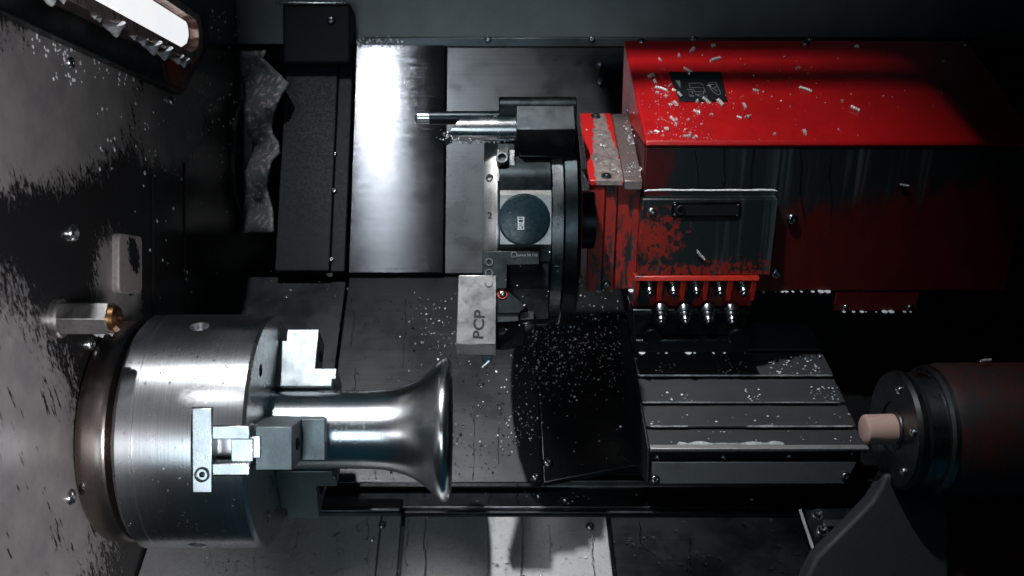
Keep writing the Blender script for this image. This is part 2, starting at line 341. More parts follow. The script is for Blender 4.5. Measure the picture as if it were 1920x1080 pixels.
# curved door seal behind the torn flap
pts = []
cc = wallp.hit(520, 305); 
for k in range(13):
    a = R(120+120*k/12); pts.append(cf(XW+.002, (cc-CAM).dot(UP)+.13*math.cos(a-R(90)) * 1.0, (cc-CAM).dot(FW)+.16*math.sin(a-R(90))-.05))
pts = [wallp.hit(px, py, .002) for px, py in ((452, 190), (441, 215), (434, 250), (431, 290), (433, 330), (440, 370), (449, 405))]
mb = MB(); mb.tube(pts, .004, 8); mb.build('seal', 'black_plastic', hw)
for px in (285, 345):
    a = wallp.hit(px, 300); b2 = wallp.hit(px+2, 590); mb = MB(); mb.tube([a, b2], .0016, 6); mb.build('seam', 'wet_shaded_wall', hw)

# back wall (grey band along the top) with flange
A = (0.352, 1.345); Bp = (0.60, 1.30)
backp = Plane(Bp, A)
mb = MB(); mb.slab(Bp, A, -.40, .85, .02)
bw = tag(mb.build('back_wall', 'grey_wall'), 'grey rear enclosure panel along the top of the machine', 'wall', kind='structure')
mb = MB(); mb.px([(.343, 1.330), (.357, 1.3275), (.360, 1.350), (.343, 1.350)], -.175, .85); mb.build('flange', 'dark_sheet', bw, .002)
flp = Plane((.357, 1.3275), (.343, 1.330)); screws(bw, flp, [(915, 74), (1110, 74), (1300, 74), (1520, 74)])
# right wall
mb = MB(); mb.prism([cf(.80, -.6, .5), cf(.80, .7, .5), cf(.80, .7, 1.75), cf(.80, -.6, 1.75)], XA*.02)
tag(mb.build('wall_right', 'dark_sheet'), 'dark right end wall of the machine enclosure', 'wall', kind='structure')
# machine base behind and under everything
mb = MB(); mb.px([pt(500, 1.62), pt(1300, 1.30), (-.95, 1.30), (-.95, 1.75), (.35, 1.75)], -.42, .85)
mb.px([(.30, 1.45), (.70, 1.45), (.70, 1.75), (.30, 1.75)], -.42, .85)
tag(mb.build('machine_base', 'dark_sheet'), 'dark slanted machine bed casting behind the cover sheets', 'machine bed', kind='structure')
# added shade plates above the view, cutting the ceiling lamp at right and rear
ZR = 1.78
mb = MB(); mb.obox((.570, .00, ZR), Vector((.360, 0, 0)), Vector((0, .80, 0)), Vector((0, 0, .008)))
mb.obox((.088, .341, ZR+.002), Vector((.124, 0, 0)), Vector((0, .060, 0)), Vector((0, 0, .008)))
tag(mb.build('shade_plates', 'dark_sheet'), 'dark plates added above the view to shade the right and rear', 'shade plate', kind='structure')
mb = MB(); mb.obox((.088, .247, ZR), Vector((.123, 0, 0)), Vector((0, .0115, 0)), Vector((0, 0, .008)))  # thin bar added out of view to cast the stripe on the red top
tag(mb.build('stripe_bar', 'dark_sheet'), 'thin bar added above the view to cast a stripe on the red housing', 'bar', kind='structure')
mb = MB(); mb.obox((.52, -.62, 1.30), Vector((.44, 0, 0)), Vector((0, .012, 0)), Vector((0, 0, .47)))  # unseen panel added to keep front light off the right half
tag(mb.build('side_blocker', 'dark_sheet'), 'dark panel added out of view at right to block front light', 'panel', kind='structure')

# ================================================================== WAY COVERS
Ua, Ub = pt(82, 1.330), pt(512, 1.250); UPL = Plane(Ua, Ub)
XE = -.1836
wc = thing('way_cover', yz(Ub)+XA*.05, 'brushed steel way cover sheet with bright vertical light streak, behind the turret', 'way cover')
mb = MB(); mb.slab(Ua, Ub, XE, xx(834, 1.29), .012); mb.build('sheet', 'brushed_sheet', wc, .0012)
mb = MB(); n = nrm2(Ua, Ub); mb.slab(off(Ua, n, .003), off(Ub, n, .003), xx(834, 1.29)+.001, .34, .012); s2 = mb.build('sheet', 'cover_sheet', wc, .0012)
screws(wc, UPL, [(1125, 120), (1125, 155), (1110, 250)], SCREW)
# left rear cover with fold
La, Lb = pt(122, 1.318), pt(508, 1.243); LPL = Plane(La, Lb)
lc = thing('rear_cover', yz(Lb)+XA*-.24, 'dark folded sheet cover left of the bright way cover', 'cover')
mb = MB(); mb.slab(La, Lb, -.281, xx(619, 1.25), .015); mb.build('sheet', 'black_panel', lc, .0015)
mb = MB(); n = nrm2(La, Lb); mb.slab(off(La, n, .004), off(Lb, n, .004), xx(619, 1.25)+.0006, XE-.004, .011); mb.build('side_flange', 'black_panel', lc, .0015)
screws(lc, Plane(off(La, n, .004), off(Lb, n, .004)), [(627, 290), (627, 358), (622, 487), (608, 487)], SCREW, sc=.8)
# upper box
mb = MB(); Ta, Tb = pt(4, 1.290), pt(119, 1.295)
mb.px([Ta, Tb, (Tb[0], 1.36), (Ta[0], 1.36)], -.281, xx(657, 1.29)); 
bx_ = thing('cover_box', yz(Tb)+XA*-.25, 'dark box shaped cover above the rear sheet, upper left', 'cover')
mb.build('box', 'black_panel', bx_, .004); TPL = Plane(Ta, Tb); screws(bx_, TPL, [(621, 38)], SCREW, sc=1.2)
mb = MB(); mb.px([pt(1, 1.287), pt(5, 1.285), pt(9, 1.288), (pt(5, 1.30)[0], 1.30)], xx(518, 1.29), xx(650, 1.29)); mb.build('edge_strip', 'bar_steel', bx_, .001)

# lower slope sheets
Sa, Sb = pt(513, 1.262), pt(905, 1.053); SPL = Plane(Sa, Sb)
XS = .0656
def slope(name, mat, x0, x1, a, b, label, sink=0):
    n = nrm2(Sa, Sb); mb = MB(); mb.slab(off(a, n, sink), off(b, n, sink), x0, x1, .010)
    o = mb.build(name, mat, None, .0012); return tag(o, label, 'sheet', 'sloping chip sheets')
sl1 = slope('slope_sheet', 'cover_sheet', -.355, XE-.004, Sa, Sb, 'dark narrow sloping sheet between the headstock wall and the reflective sheet', .006)
sl2 = slope('slope_sheet', 'slope_sheet', XE, XS-.0012, Sa, Sb, 'reflective sloping steel sheet behind the flared workpiece')
mb = MB(); n = nrm2(Sa, Sb); b1 = lerp(Sa, Sb, 1.0); b2 = lerp(Sa, Sb, .93)
P = [yz(Sa)+XA*XS, yz(b1)+XA*XS, yz(b2)+XA*.172, yz(b2)+XA*.80, yz(Sa)+XA*.80]
mb.prism(P, (UP*n[0]+FW*n[1])*.010)
sl3 = tag(mb.build('slope_sheet', 'slope_sheet', None, .0012), 'sloping steel sheet with slanted lower edge left of the slatted cover', 'sheet', 'sloping chip sheets')
screws(sl3, SPL, [(1027, 868, 1.3)], SCREW); screws(sl2, SPL, [(1004, 894, 1.2)], SCREW)

# rail / gutter under the slope
g0 = pt(906, 1.062)
rl = thing('bed_rail', yz(pt(960, 1.01))+XA*.1, 'long dark bed rail with bright lower lip under the workpiece', 'rail')
mb = MB(); mb.px([pt(900, 1.070), pt(914, 1.072), pt(952, 1.040), (pt(952, 1.04)[0]-.03, 1.075), (pt(900, 1.07)[0], 1.10)], xx(600, 1.05), .80); mb.build('gutter', 'dark_sheet', rl, .002)
mb = MB(); mb.px([pt(953, 1.036), pt(957, 1.022), pt(964, 1.020), pt(968, 1.028), (pt(968, 1.028)[0]-.01, 1.055), (pt(953, 1.036)[0]-.004, 1.055)], xx(757, 1.02), .80); mb.build('lip', 'cover_sheet', rl, .0025, 3)
mb = MB(); mb.px([pt(934, 1.052), pt(952, 1.018), pt(961, 1.016), (pt(961, 1.03)[0]-.01, 1.05)], xx(545, 1.02), xx(752, 1.02)); mb.build('ledge', 'cover_sheet', rl, .002)
gpl = Plane(pt(914, 1.072), pt(952, 1.040)); screws(rl, gpl, [(683, 938), (1010, 930), (1060, 937), (1410, 935)], SCREW, sc=.9)

# tray sheets at the bottom
Ba, Bb = pt(966, 1.008), pt(1180, .905); BPL = Plane(Ba, Bb)
def tray(x0, x1, mat, label, sink=0):
    n = nrm2(Ba, Bb); mb = MB(); mb.slab(off(Ba, n, sink), off(Bb, n, sink), x0, x1, .010); o = mb.build('tray_sheet', mat, None, .0012)
    return tag(o, label, 'sheet', 'tray sheets along the bottom')
t1 = tray(-.354, -.1125, 'tray_sheet', 'spotted tray sheet at bottom left under the chuck')
t2 = tray(-.1117, -.0905, 'tray_sheet', 'narrow vertical strip of tray sheet left of the bright middle tray', .001)
t3 = tray(-.0865, .1305, 'tray_sheet', 'bright middle tray sheet with drip runs at the bottom of the picture', .002)
t4 = tray(.1345, .343, 'cover_sheet', 'dark tray sheet at the bottom right of the middle tray', .003)
t5 = tray(.345, .80, 'dark_sheet', 'dark tray sheet under the tailstock at bottom right', .008)
screws(t2, BPL, [(716, 986, .8)], SCREW); screws(t3, BPL, [(1106, 988, 1.0)], SCREW); screws(t1, BPL, [(698, 1012, .5)], SCREWB)

# ================================================================== CHUCK
SP = cf(0, -.1363, .9)                 # spindle axis point (X = 0)
f0 = (CAM-SP); f0.x = 0; f0.normalize(); u0 = Vector((0, 0, 1)) - f0*f0.z; u0.normalize()
def radial(deg): return f0*math.cos(R(deg)) + u0*math.sin(R(deg))
def tang(deg): return -f0*math.sin(R(deg)) + u0*math.cos(R(deg))
ch = thing('lathe_chuck', SP+XA*-.372, 'large three jaw steel lathe chuck gripping the flared tube', 'chuck')
RC = .1106; XF = -.2035; XB = -.318
mb = MB(); mb.lathe([(XB, 0), (XB, RC-.004), (XB+.004, RC), (-.300, RC), (-.2995, RC-.0006), (-.299, RC), (XF-.003, RC), (XF, RC-.003), (XF, .03), (XF-.012, .03), (XF-.012, 0)], SP, XA, 128)
body = mb.build('body', 'chuck_steel', ch)
PHJ = -9.5
# hole and slot cutters
def cyl_cut(p, n, r, depth): 
    mb = MB(); mb.lathe([(-depth, 0), (-depth, r), (.02, r), (.02, 0)], p, n, 24); return mb.build('cutter', None)
def cone_cut(p, n, r, depth):
    mb = MB(); mb.lathe([(-depth, 0), (-depth, r*.5), (-depth*.55, r*.55), (-.0005, r), (.006, r*1.05), (.006, 0)], p, n, 28); return mb.build('cutter', None)
holes = []
for dg in (PHJ+67, PHJ-61, PHJ+180):
    holes.append((SP+XA*-.262+radial(dg)*RC, radial(dg)))
for p, n in holes: cut(body, cone_cut(p, n, .0088, .010))
er, et = radial(PHJ), tang(PHJ)
mb = MB(); mb.obox(SP+XA*-.2405+er*(RC), XA*.009, et*.0365, er*.016)
cut(body, mb.build('cutter', None))
mb = MB(); mb.obox(SP+XA*-.217+er*(RC), XA*.0185, et*.0215, er*.034)
cut(body, mb.build('cutter', None))
for dg in (40, 160, -80): cut(body, cyl_cut(SP+XA*XF+radial(dg)*.082, XA, .0060, .012))
for p, n in holes: inst(SCREWB, 'set_screw', ch, p-n*.0085, n, 0, 1.0)
mb = MB(); mb.lathe([(XB-.034, 0), (XB-.034, .1005), (XB-.031, .1035), (XB-.026, .1050), (XB-.010, .1050), (XB-.0075, .1035), (XB-.006, .093), (XB+.001, .093), (XB+.001, 0)], SP, XA, 112)
mb.build('back_plate', 'plate_ring_steel', ch)
mb = MB(); mb.lathe([(XW-.004, 0), (XW-.004, .090), (XW+.006, .090), (XW+.010, .088), (XW+.010, .085), (XB-.033, .085), (XB-.033, 0)], SP, XA, 96)
mb.build('spindle_collar', 'black_oxide', ch)
# T shaped end of the base jaw, flush in its slot
def rxt(mbx, x0, x1, r0, r1, t0, t1, dg=PHJ):
    er, et = radial(dg), tang(dg)
    mbx.obox(SP+XA*((x0+x1)/2)+er*((r0+r1)/2)+et*((t0+t1)/2), XA*((x1-x0)/2), et*((t1-t0)/2), er*((r1-r0)/2))
rt = math.sqrt(RC*RC-.0215**2)-.0004; rT = math.sqrt(RC*RC-.036**2)+.0030
mb = MB(); rxt(mb, -.2489, -.2321, .090, rt-.0004, -.0360, .0360); bj = mb.build('base_jaw', 'bright_jaw', ch, .0008)
mb = MB(); rxt(mb, -.2318, -.2000, .090, rt+.0002, .0095, .0210); rxt(mb, -.2318, -.2000, .090, rt+.0002, -.0210, -.0110); mb.build('jaw_guide', 'bright_jaw', ch, .0008)
mb = MB(); rxt(mb, -.2175, -.1985, .088, .1020, -.0108, .0090); rxt(mb, -.2030, -.1925, .086, .1005, -.0080, .0110); mb.build('serrated_key', 'bright_jaw', ch, .0007)
p = SP+XA*-.2405+er*rt+et*-.0205
mb = MB(); mb.lathe([(-.006, .0062), (.0012, .0064), (.0016, .0060), (.0016, .0048), (-.003, .0046), (-.003, .0028), (.0006, .0024), (.001, .0016), (.0012, 0)], p, er, 24); mb.build('lock_screw', 'black_oxide', ch)
# three stepped soft jaws
for k, dg in enumerate((PHJ, PHJ+120, PHJ-120)):
    er, et = radial(dg), tang(dg); ro = .0985; w2 = .0187
    prof = [(-.2034, .0370), (-.1485, .0370), (-.1485, .0445), (-.1450, .0445), (-.1450, .0560), (-.1660, .0560), (-.1660, ro), (-.1975, ro), (-.1975, .086), (-.2034, .086)]
    mb = MB(); mb.prism([SP+XA*x+er*r-et*w2 for x, r in prof], et*(2*w2)); j = mb.build('jaw', 'jaw_steel', ch, .0007)
    mb = MB(); mb.lathe([(-.004, .0055), (.0012, .0055), (.0016, .0050), (.0016, .0034), (-.001, .0032), (-.001, 0)], SP+XA*-.166+er*.077, XA, 18); mb.build('jaw_screw', 'black_oxide', j)

# ================================================================== WORKPIECE
def xs(px): return xx(px, .9)
prof = [(-.2155, 0), (-.2155, .0368), (-.204, .0373), (xs(690), .0373)]
for px, rp in ((700, 73.3), (715, 74.2), (730, 76), (745, 79), (760, 83.5), (775, 90), (788, 97.5), (800, 106.5), (810, 115.5), (818, 123.5), (824, 129)):
    prof.append((xs(px), rp*.9/F))
rb = 132.5*.9/F
prof += [(xs(829), rb-.0004), (xs(834), rb+.0004), (xs(839), rb-.0002), (xs(843), rb-.0018), (xs(845), rb-.004), (xs(843), rb-.008), (xs(838), .052), (xs(828), .045), (xs(800), .036), (xs(740), .030), (xs(640), .029), (xs(640), 0)]
mb = MB(); mb.lathe(prof, SP, XA, 144)
wk = tag(mb.build('flared_tube', 'turned_aluminium', None, angle=50), 'polished aluminium trumpet shaped tube held in the chuck jaws', 'workpiece')
p = SP+XA*xs(611)+radial(78)*.0373; 
cut(wk, cone_cut(p, radial(78), .0078, .006))
inst(SCREWB, 'countersunk_screw', wk, p-radial(78)*.0045, radial(78), 0, .75)
# felt pen mark on the tube
mb = MB()
for k in range(6):
    a0, a1 = -10-k*3.4, -10-(k+1)*3.4; x = xs(719)+.0002*math.sin(k*2); ww = .0010 if k not in (0, 5) else .0006
    q = [SP+XA*(x-ww)+radial(a0)*.03785, SP+XA*(x+ww)+radial(a0)*.03785, SP+XA*(x+ww)+radial(a1)*.03785, SP+XA*(x-ww)+radial(a1)*.03785]
    mb.prism(q, -radial((a0+a1)/2)*.0006)
mb.build('pen_mark', 'ink', wk)

# ================================================================== TURRET
TC = cf(0, .0706, .965); TF = (CAM-TC); TF.x = 0; TF.normalize(); TU = Vector((0, 0, 1))-TF*TF.z; TU.normalize()
def tr(deg): return TF*math.cos(R(deg))+TU*math.sin(R(deg))
def tt(deg): return -TF*math.sin(R(deg))+TU*math.cos(R(deg))
tu = thing('tool_turret', TC-TU*.12+XA*.04, 'dark steel tool turret with round blue cap facing the camera', 'turret')
IR = .104
mb = MB(); mb.lathe([(-.0012, 0), (-.0012, .094), (-.0010, .1000), (.0100, .1065), (.0112, .1065), (.0112, .100), (.0125, .100), (.0125, 0)], TC, XA, 96); mb.build('front_ring', 'tool_steel', tu)
oc = []
for k in range(8):
    for s_ in (-1, 1):
        a = 45*k+s_*20.0; oc.append(TC+XA*.0126+tr(a)*((IR)/math.cos(R(20.0))))
mb = MB(); mb.prism(oc, XA*.0485); mb.build('drum', 'black_oxide', tu, .001)
mb = MB(); mb.lathe([(.0612, 0), (.0612, .104), (.0618, .1055), (.0722, .1055), (.0728, .103), (.0728, 0)], TC, XA, 96); mb.build('rear_ring', 'turret_steel', tu)
mb = MB(); mb.lathe([(.0729, 0), (.0729, .1070), (.074, .1085), (.085, .1095), (.0885, .107), (.0900, .100), (.0900, .03), (.1115, .03), (.1115, 0)], TC, XA, 96); mb.build('hub', 'black_oxide', tu)
# the station facing us: pad, recess ring, cap, logo
er, et = tr(0), tt(0)
mb = MB(); mb.obox(TC+XA*.0370+er*(IR+.001), XA*.0235, et*.0225, er*.0045); mb.prism([TC+XA*.0135+er*(IR+.0055)+et*.0225, TC+XA*.0605+er*(IR+.0055)+et*.0225, TC+XA*.0605+er*(IR+.0005)+et*.0270, TC+XA*.0135+er*(IR+.0005)+et*.0270], -er*.006)
mb.prism([TC+XA*.0135+er*(IR+.0055)-et*.0225, TC+XA*.0605+er*(IR+.0055)-et*.0225, TC+XA*.0605+er*(IR+.0005)-et*.0270, TC+XA*.0135+er*(IR+.0005)-et*.0270], -er*.006)
pad = mb.build('station_plate', 'tool_steel', tu)
cx_ = TC+XA*.0357; 
mb = MB(); mb.lathe([(IR-.005, 0), (IR-.005, .0240), (IR+.0057, .0240), (IR+.0057, 0)], cx_, er, 64); mb.build('cap_recess', 'ink', tu)
mb = MB(); mb.lathe([(IR, 0), (IR, .0231), (IR+.0070, .0231), (IR+.0080, .0226), (IR+.0083, .0218), (IR+.0083, 0)], cx_, er, 72); cap = mb.build('cap', 'cap_blue', tu)
def stroke(mbx, o, U, V, Nn, u0_, u1_, v0_, v1_): mbx.obox(o+U*((u0_+u1_)/2)+V*((v0_+v1_)/2), U*((u1_-u0_)/2), V*((v1_-v0_)/2), Nn*.0003)
o = cx_+er*(IR+.0083)-XA*.0032-et*.0032; U = et; V = -XA; H = .0060; Lw = .0026; s_ = .00065
letters = []
def letter(i, strokes):
    mbx = MB(); b0 = i*(Lw+.0004)-.0058
    for (a, b_, c_, d_) in strokes: stroke(mbx, o, U, V, er, b0+a*Lw, b0+b_*Lw, c_*H-H/2, d_*H-H/2)
    mbx.build('letter', 'white_print', cap)
t_ = .26; h_ = .13
letter(0, [(0, t_, 0, 1), (t_, 1, 0, h_*1.3), (t_, 1, 1-h_*1.3, 1), (t_, 1, .42, .58), (1-t_, 1, .58, 1-h_*1.3)])
letter(1, [(0, .2, 0, 1), (.4, .6, 0, 1-.16), (.8, 1, 0, 1), (.2, .8, 1-.16, 1)])
letter(2, [(0, t_, 0, 1), (t_, 1, 0, h_*1.3), (t_, 1, 1-h_*1.3, 1)])
letter(3, [(0, t_, 0, 1), (1-t_, 1, 0, 1), (t_, 1-t_, 0, h_*1.3), (t_, 1-t_, 1-h_*1.3, 1)])
# engraved 2 and holes on the ring
nn = (tr(0)*1-XA*.55).normalized()
tm = text_mesh('2', .0085, .00025, 'ink', .0002); tm.name = 'engraved_number'
q = inst(tm, 'engraved_number', tu, TC+XA*.0042+tr(2)*.1037, nn, 0)
xv = (XA+nn*.0)-nn*XA.dot(nn); xv.normalize(); yv = nn.cross(xv); mt = Matrix((xv, yv, nn)).transposed(); q.rotation_euler = mt.to_euler()
inst(SOCKET, 'socket_screw', tu, TC+XA*.0040+tr(22)*.1035, nn, 0, .85)
inst(SOCKET, 'socket_screw', tu, TC+XA*.0672+tr(0)*.1056, tr(0), 0, .85)
inst(SOCKET, 'socket_screw', tu, TC+XA*.0672+tr(-26)*.1056, tr(-26), 0, .8)

# boring bar holder in front: square block turned corner to us
bc = cf(0, (540-242)/F*.87, .87); bf = (CAM-bc); bf.x = 0; bf.normalize(); bu = Vector((0, 0, 1))-bf*bf.z; bu.normalize()
e1 = (bf*math.cos(R(43))+bu*math.sin(R(43))); e2 = (bf*math.cos(R(-47))+bu*math.sin(R(-47)))
hd = thing('boring_bar_holder', bc-e1*.03+XA*.06, 'square black holder block on top of the turret gripping the near boring bar', 'tool holder')
bx0, bx1 = xx(968, .855), xx(1079, .855)
mb = MB(); mb.obox(bc+XA*((bx0+bx1)/2), XA*((bx1-bx0)/2), e1*.0155, e2*.0150); hb = mb.build('block', 'holder_steel', hd, .0010)
mb = MB(); mb.obox(bc+XA*((bx0+bx1)/2+.001)-e1*.030, XA*((bx1-bx0)/2-.002), e1*.017, e2*.022); mb.build('foot', 'black_oxide', hd, .001)
wpl = TC+XA*.0125+tr(34)*.112
mb = MB(); q0 = [wp(932, 268, .872), wp(966, 268, .872), wp(966, 326, .862), wp(932, 342, .860)]; mb.prism(q0, FW*.02); wd = mb.build('clamp_wedge', 'turret_steel', hd, .0008)
mb = MB(); mb.prism([wp(935, 281, .8645), wp(953, 273, .866), wp(953, 305, .861), wp(935, 312, .860)], FW*.0035-UP*.0); mb.build('clamp_recess', 'ink', hd)
inst(SOCKET, 'clamp_screw', hd, wp(941, 296, .8608), tr(20), 0, 1.35)
# boring bar, bevelled tip to the left
bl = xx(826, .862)
bar = thing('boring_bar', bc+XA*bx0, 'thick bright boring bar with slanted tip in the square holder block', 'boring bar')
ax0 = xx(862, .862)
mb = MB(); mb.lathe([(xx(884, .862), 0), (xx(884, .862), .0112), (bx0+.01, .0112), (bx0+.01, 0)], bc, XA, 40); mb.build('shank', 'bar_steel', bar)
mb = MB(); seg = 32; vs = []; 
for k in range(seg):
    a = 2*math.pi*k/seg; c_, s1 = math.cos(a), math.sin(a); vs.append(bc+XA*(xx(832, .862)+.0165*(.5+.5*s1)**1.3)+bf*(c_*.0108)+bu*(s1*.0108))
for k in range(seg):
    a = 2*math.pi*k/seg; vs.append(bc+XA*xx(884.5, .862)+bf*(math.cos(a)*.0108)+bu*(math.sin(a)*.0108))
mb.add(vs, [list(range(seg)), list(range(seg, 2*seg))]+[[k, (k+1) % seg, seg+(k+1) % seg, seg+k] for k in range(seg)]); mb.build('head', 'bar_steel', bar, .0005)
mb = MB(); tp = wp(833, 260, .853); mb.prism([tp, tp+XA*.006+UP*.004, tp+XA*.007-UP*.003, tp+XA*.001-UP*.006], FW*.004); mb.build('insert', 'black_oxide', bar, .0004)
# boring bar behind
b2 = cf(0, (540-221)/F*1.0, 1.0)
h2 = thing('boring_bar_holder', b2+XA*.06-TU*.02, 'rounded dark holder half hidden behind the square block', 'tool holder')
mb = MB(); 
pr = [(-.024, -.03), (.018, -.03)]
for k in range(9): a = R(90*k/8); pr.append((.006+.012*math.cos(a), .006+.012*math.sin(a)+.004))
pr += [(-.024, .022)]
mb.prism([b2+XA*xx(935, 1.0)+bf*p_[0]+bu*p_[1] for p_ in pr], XA*.082); mb.build('block', 'black_oxide', h2, .001)
br2 = thing('boring_bar', b2+XA*xx(930, 1.0), 'slim dark boring bar in the rear holder, pointing left over the bright sheet', 'boring bar')
mb = MB(); mb.lathe([(xx(806, 1.0), 0), (xx(806, 1.0), .0072), (xx(940, 1.0), .0072), (xx(940, 1.0), 0)], b2+bf*.002, XA, 32); mb.build('shank', 'black_oxide', br2)
mb = MB(); mb.lathe([(xx(778, 1.0), 0), (xx(779, 1.0), .004), (xx(783, 1.0), .0066), (xx(806, 1.0), .0066), (xx(806, 1.0), 0)], b2+bf*.002, XA, 24); mb.build('head', 'bar_steel', br2, .0004)

# lower tool holder (L plate) and turning tool
zt = .838
ZP = lambda px, py, z: wp(px, py, z)
th = thing('tool_holder', wp(965, 560, .87), 'black angular tool holder below the blue cap with a row of screws', 'tool holder')
mb = MB(); mb.prism([ZP(*p_) for p_ in ((905, 470, .842), (1012, 470, .842), (1012, 497, .838), (952, 498, .838), (951, 542, .832), (904, 543, .832))], FW*.028); mb.build('clamp_plate', 'black_oxide', th, .0009)
mb = MB(); mb.prism([ZP(*p_) for p_ in ((948, 494, .856), (1030, 494, .856), (1030, 600, .846), (948, 600, .846))], FW*.045); mb.build('body', 'black_oxide', th, .001)
mb = MB(); mb.prism([ZP(*p_) for p_ in ((905, 544, .836), (952, 544, .836), (989, 574, .832), (974, 588, .830), (931, 588, .830), (931, 568, .833), (905, 568, .833))], FW*.02); mb.build('wedge', 'black_oxide', th, .0009)
mb = MB(); mb.prism([ZP(*p_) for p_ in ((930, 586, .833), (974, 586, .833), (973, 603, .831), (930, 605, .831))], FW*.02); mb.build('step', 'holder_steel', th, .0008)
mb = MB(); mb.prism([ZP(*p_) for p_ in ((974, 583, .838), (1002, 583, .838), (1002, 600, .836), (974, 600, .836))], FW*.02); mb.build('spacer', 'holder_steel', th, .0008)
mb = MB(); mb.prism([ZP(*p_) for p_ in ((930, 604, .840), (974, 603, .840), (944, 629, .836), (930, 629, .836))], FW*.02); mb.build('lower_wedge', 'black_oxide', th, .0009)
mb = MB(); mb.prism([ZP(*p_) for p_ in ((930, 600, .856), (984, 600, .856), (984, 648, .85), (950, 656, .85), (930, 656, .85))], FW*.02); mb.build('back_block', 'black_oxide', th, .0009)
fp = Plane(pt(470, .842), pt(543, .832))
screws(th, fp, [(917, 492), (917, 512), (917, 532), (964, 478, .8)], SOCKET, 'socket_screw', .9)
fp2 = Plane(pt(544, .836), pt(588, .830))
mb = MB(); mb.lathe([(-.003, .0040), (.0006, .0044), (.0010, .0042), (.0010, .0036), (-.002, .0034), (-.002, 0)], fp2.hit(942, 552), fp2.n, 24); mb.build('ring_mark', 'orange_ring', th)
mb = MB(); mb.lathe([(-.003, .0033), (.0012, .0031), (.0022, .0022), (.0024, .0012), (.0010, 0)], fp2.hit(942, 552), fp2.n, 20); mb.build('ring_screw', 'bright_bolt', th)
mb = MB(); mb.lathe([(-.003, .0016), (.0006, .0017), (.0014, .0010), (.0016, 0)], fp2.hit(984, 573), fp2.n, 14); mb.build('ball', 'bright_bolt', th)
tm = text_mesh('emco 50.150', .0034, .00012, 'grey_print'); tm.name = 'engraved_text'
q = inst(tm, 'engraved_text', th, fp.hit(989, 478.5), fp.n); yv = (UP-fp.n*UP.dot(fp.n)).normalized(); q.rotation_euler = Matrix((XA, yv, fp.n)).transposed().to_euler()
tl = thing('turning_tool', wp(893, 600, .85), 'light steel square turning tool lettered PCP below the turret', 'cutting tool')
tf = [ZP(860, 516, .834), ZP(931, 516, .834), ZP(930, 646, .822), ZP(855, 645, .822)]
mb = MB(); mb.prism(tf, FW*.024); vs = [ZP(855, 645, .822), ZP(930, 646, .822), ZP(930, 666, .836), ZP(857, 664, .836)]
mb.prism(vs, FW*.010+UP*.002); mb.build('shank', 'tool_steel', tl, .0006)
tp_ = Plane(pt(516, .834), pt(646, .822)); tm = text_mesh('PCP', .0165, .00012, 'ink', .0004); tm.name = 'handwriting'
q = inst(tm, 'handwriting', tl, tp_.hit(899, 609), tp_.n); vv = (UP*1+XA*.06); vv = (vv-tp_.n*vv.dot(tp_.n)).normalized(); q.rotation_euler = Matrix((vv, tp_.n.cross(vv), tp_.n)).transposed().to_euler(); q.scale = (.92, .80, 1)
mb = MB(); tpn = wp(912, 668, .842); mb.prism([tpn-XA*.006+UP*.004, tpn+XA*.006+UP*.004, tpn+XA*.004-UP*.006, tpn-XA*.003-UP*.0075], FW*.007); mb.build('insert_seat', 'black_oxide', tl, .0005)
mb = MB(); tpn = wp(910, 682, .840); mb.prism([tpn+XA*.0030+UP*.0035, tpn+XA*.0042+UP*.0020, tpn-XA*.0030-UP*.0040, tpn-XA*.0036-UP*.0030], FW*.003); mb.build('insert', 'bright_bolt', tl, .0002)

# ================================================================== RED HOUSING AND COLLAR
Ht, Hb, Hf = pt(265, .980), pt(75, 1.131), pt(575, 1.050)
HX0, HX1 = .1680, .585
HTP = Plane(Hb, Ht); HFP = Plane(Ht, Hf)
ho = thing('turret_housing', yz(Hf)+XA*.3, 'big red turret drive housing with metal chips on its sloping top', 'housing')
nf = nrm2(Ht, Hf); H547 = lerp(Ht, Hf, .905)
mb = MB(); mb.px([Ht, off(Ht, (-.97, .24), .006), off(off(Ht, (-.97, .24), .006), nf, .10), (Hb[0]-.13, Hb[1]+.03), Hb], HX0, HX1)
mb.build('top_shell', 'red_paint', ho, .010, 4)
mb = MB(); a = off(off(Ht, (-.97, .24), .0065), nf, .002); b_ = off(H547, nf, .002); mb.px([a, b_, off(b_, nf, .09), off(a, nf, .12)], HX0+.0005, HX1-.002)
# front panel: red paint darkened for its shade, under black grime
m, nt, bb = nodes('red_front_shade_grime'); v = wcoords(nt)
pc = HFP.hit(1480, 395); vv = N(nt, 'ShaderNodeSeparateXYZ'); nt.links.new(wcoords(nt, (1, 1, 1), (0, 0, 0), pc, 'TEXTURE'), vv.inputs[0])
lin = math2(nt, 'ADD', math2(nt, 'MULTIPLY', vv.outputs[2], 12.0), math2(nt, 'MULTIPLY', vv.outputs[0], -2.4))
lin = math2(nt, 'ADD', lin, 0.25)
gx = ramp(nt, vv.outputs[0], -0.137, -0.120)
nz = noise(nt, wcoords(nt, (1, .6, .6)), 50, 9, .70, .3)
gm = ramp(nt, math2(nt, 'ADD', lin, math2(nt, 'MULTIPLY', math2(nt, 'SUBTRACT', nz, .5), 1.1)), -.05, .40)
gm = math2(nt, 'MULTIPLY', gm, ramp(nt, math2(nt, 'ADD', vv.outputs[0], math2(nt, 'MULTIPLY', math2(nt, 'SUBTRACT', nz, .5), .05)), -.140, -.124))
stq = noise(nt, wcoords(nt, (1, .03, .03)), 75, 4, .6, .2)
gc = mixc(nt, ramp(nt, stq, .52, .72), (0.010, 0.015, 0.017), (0.055, 0.075, 0.08))
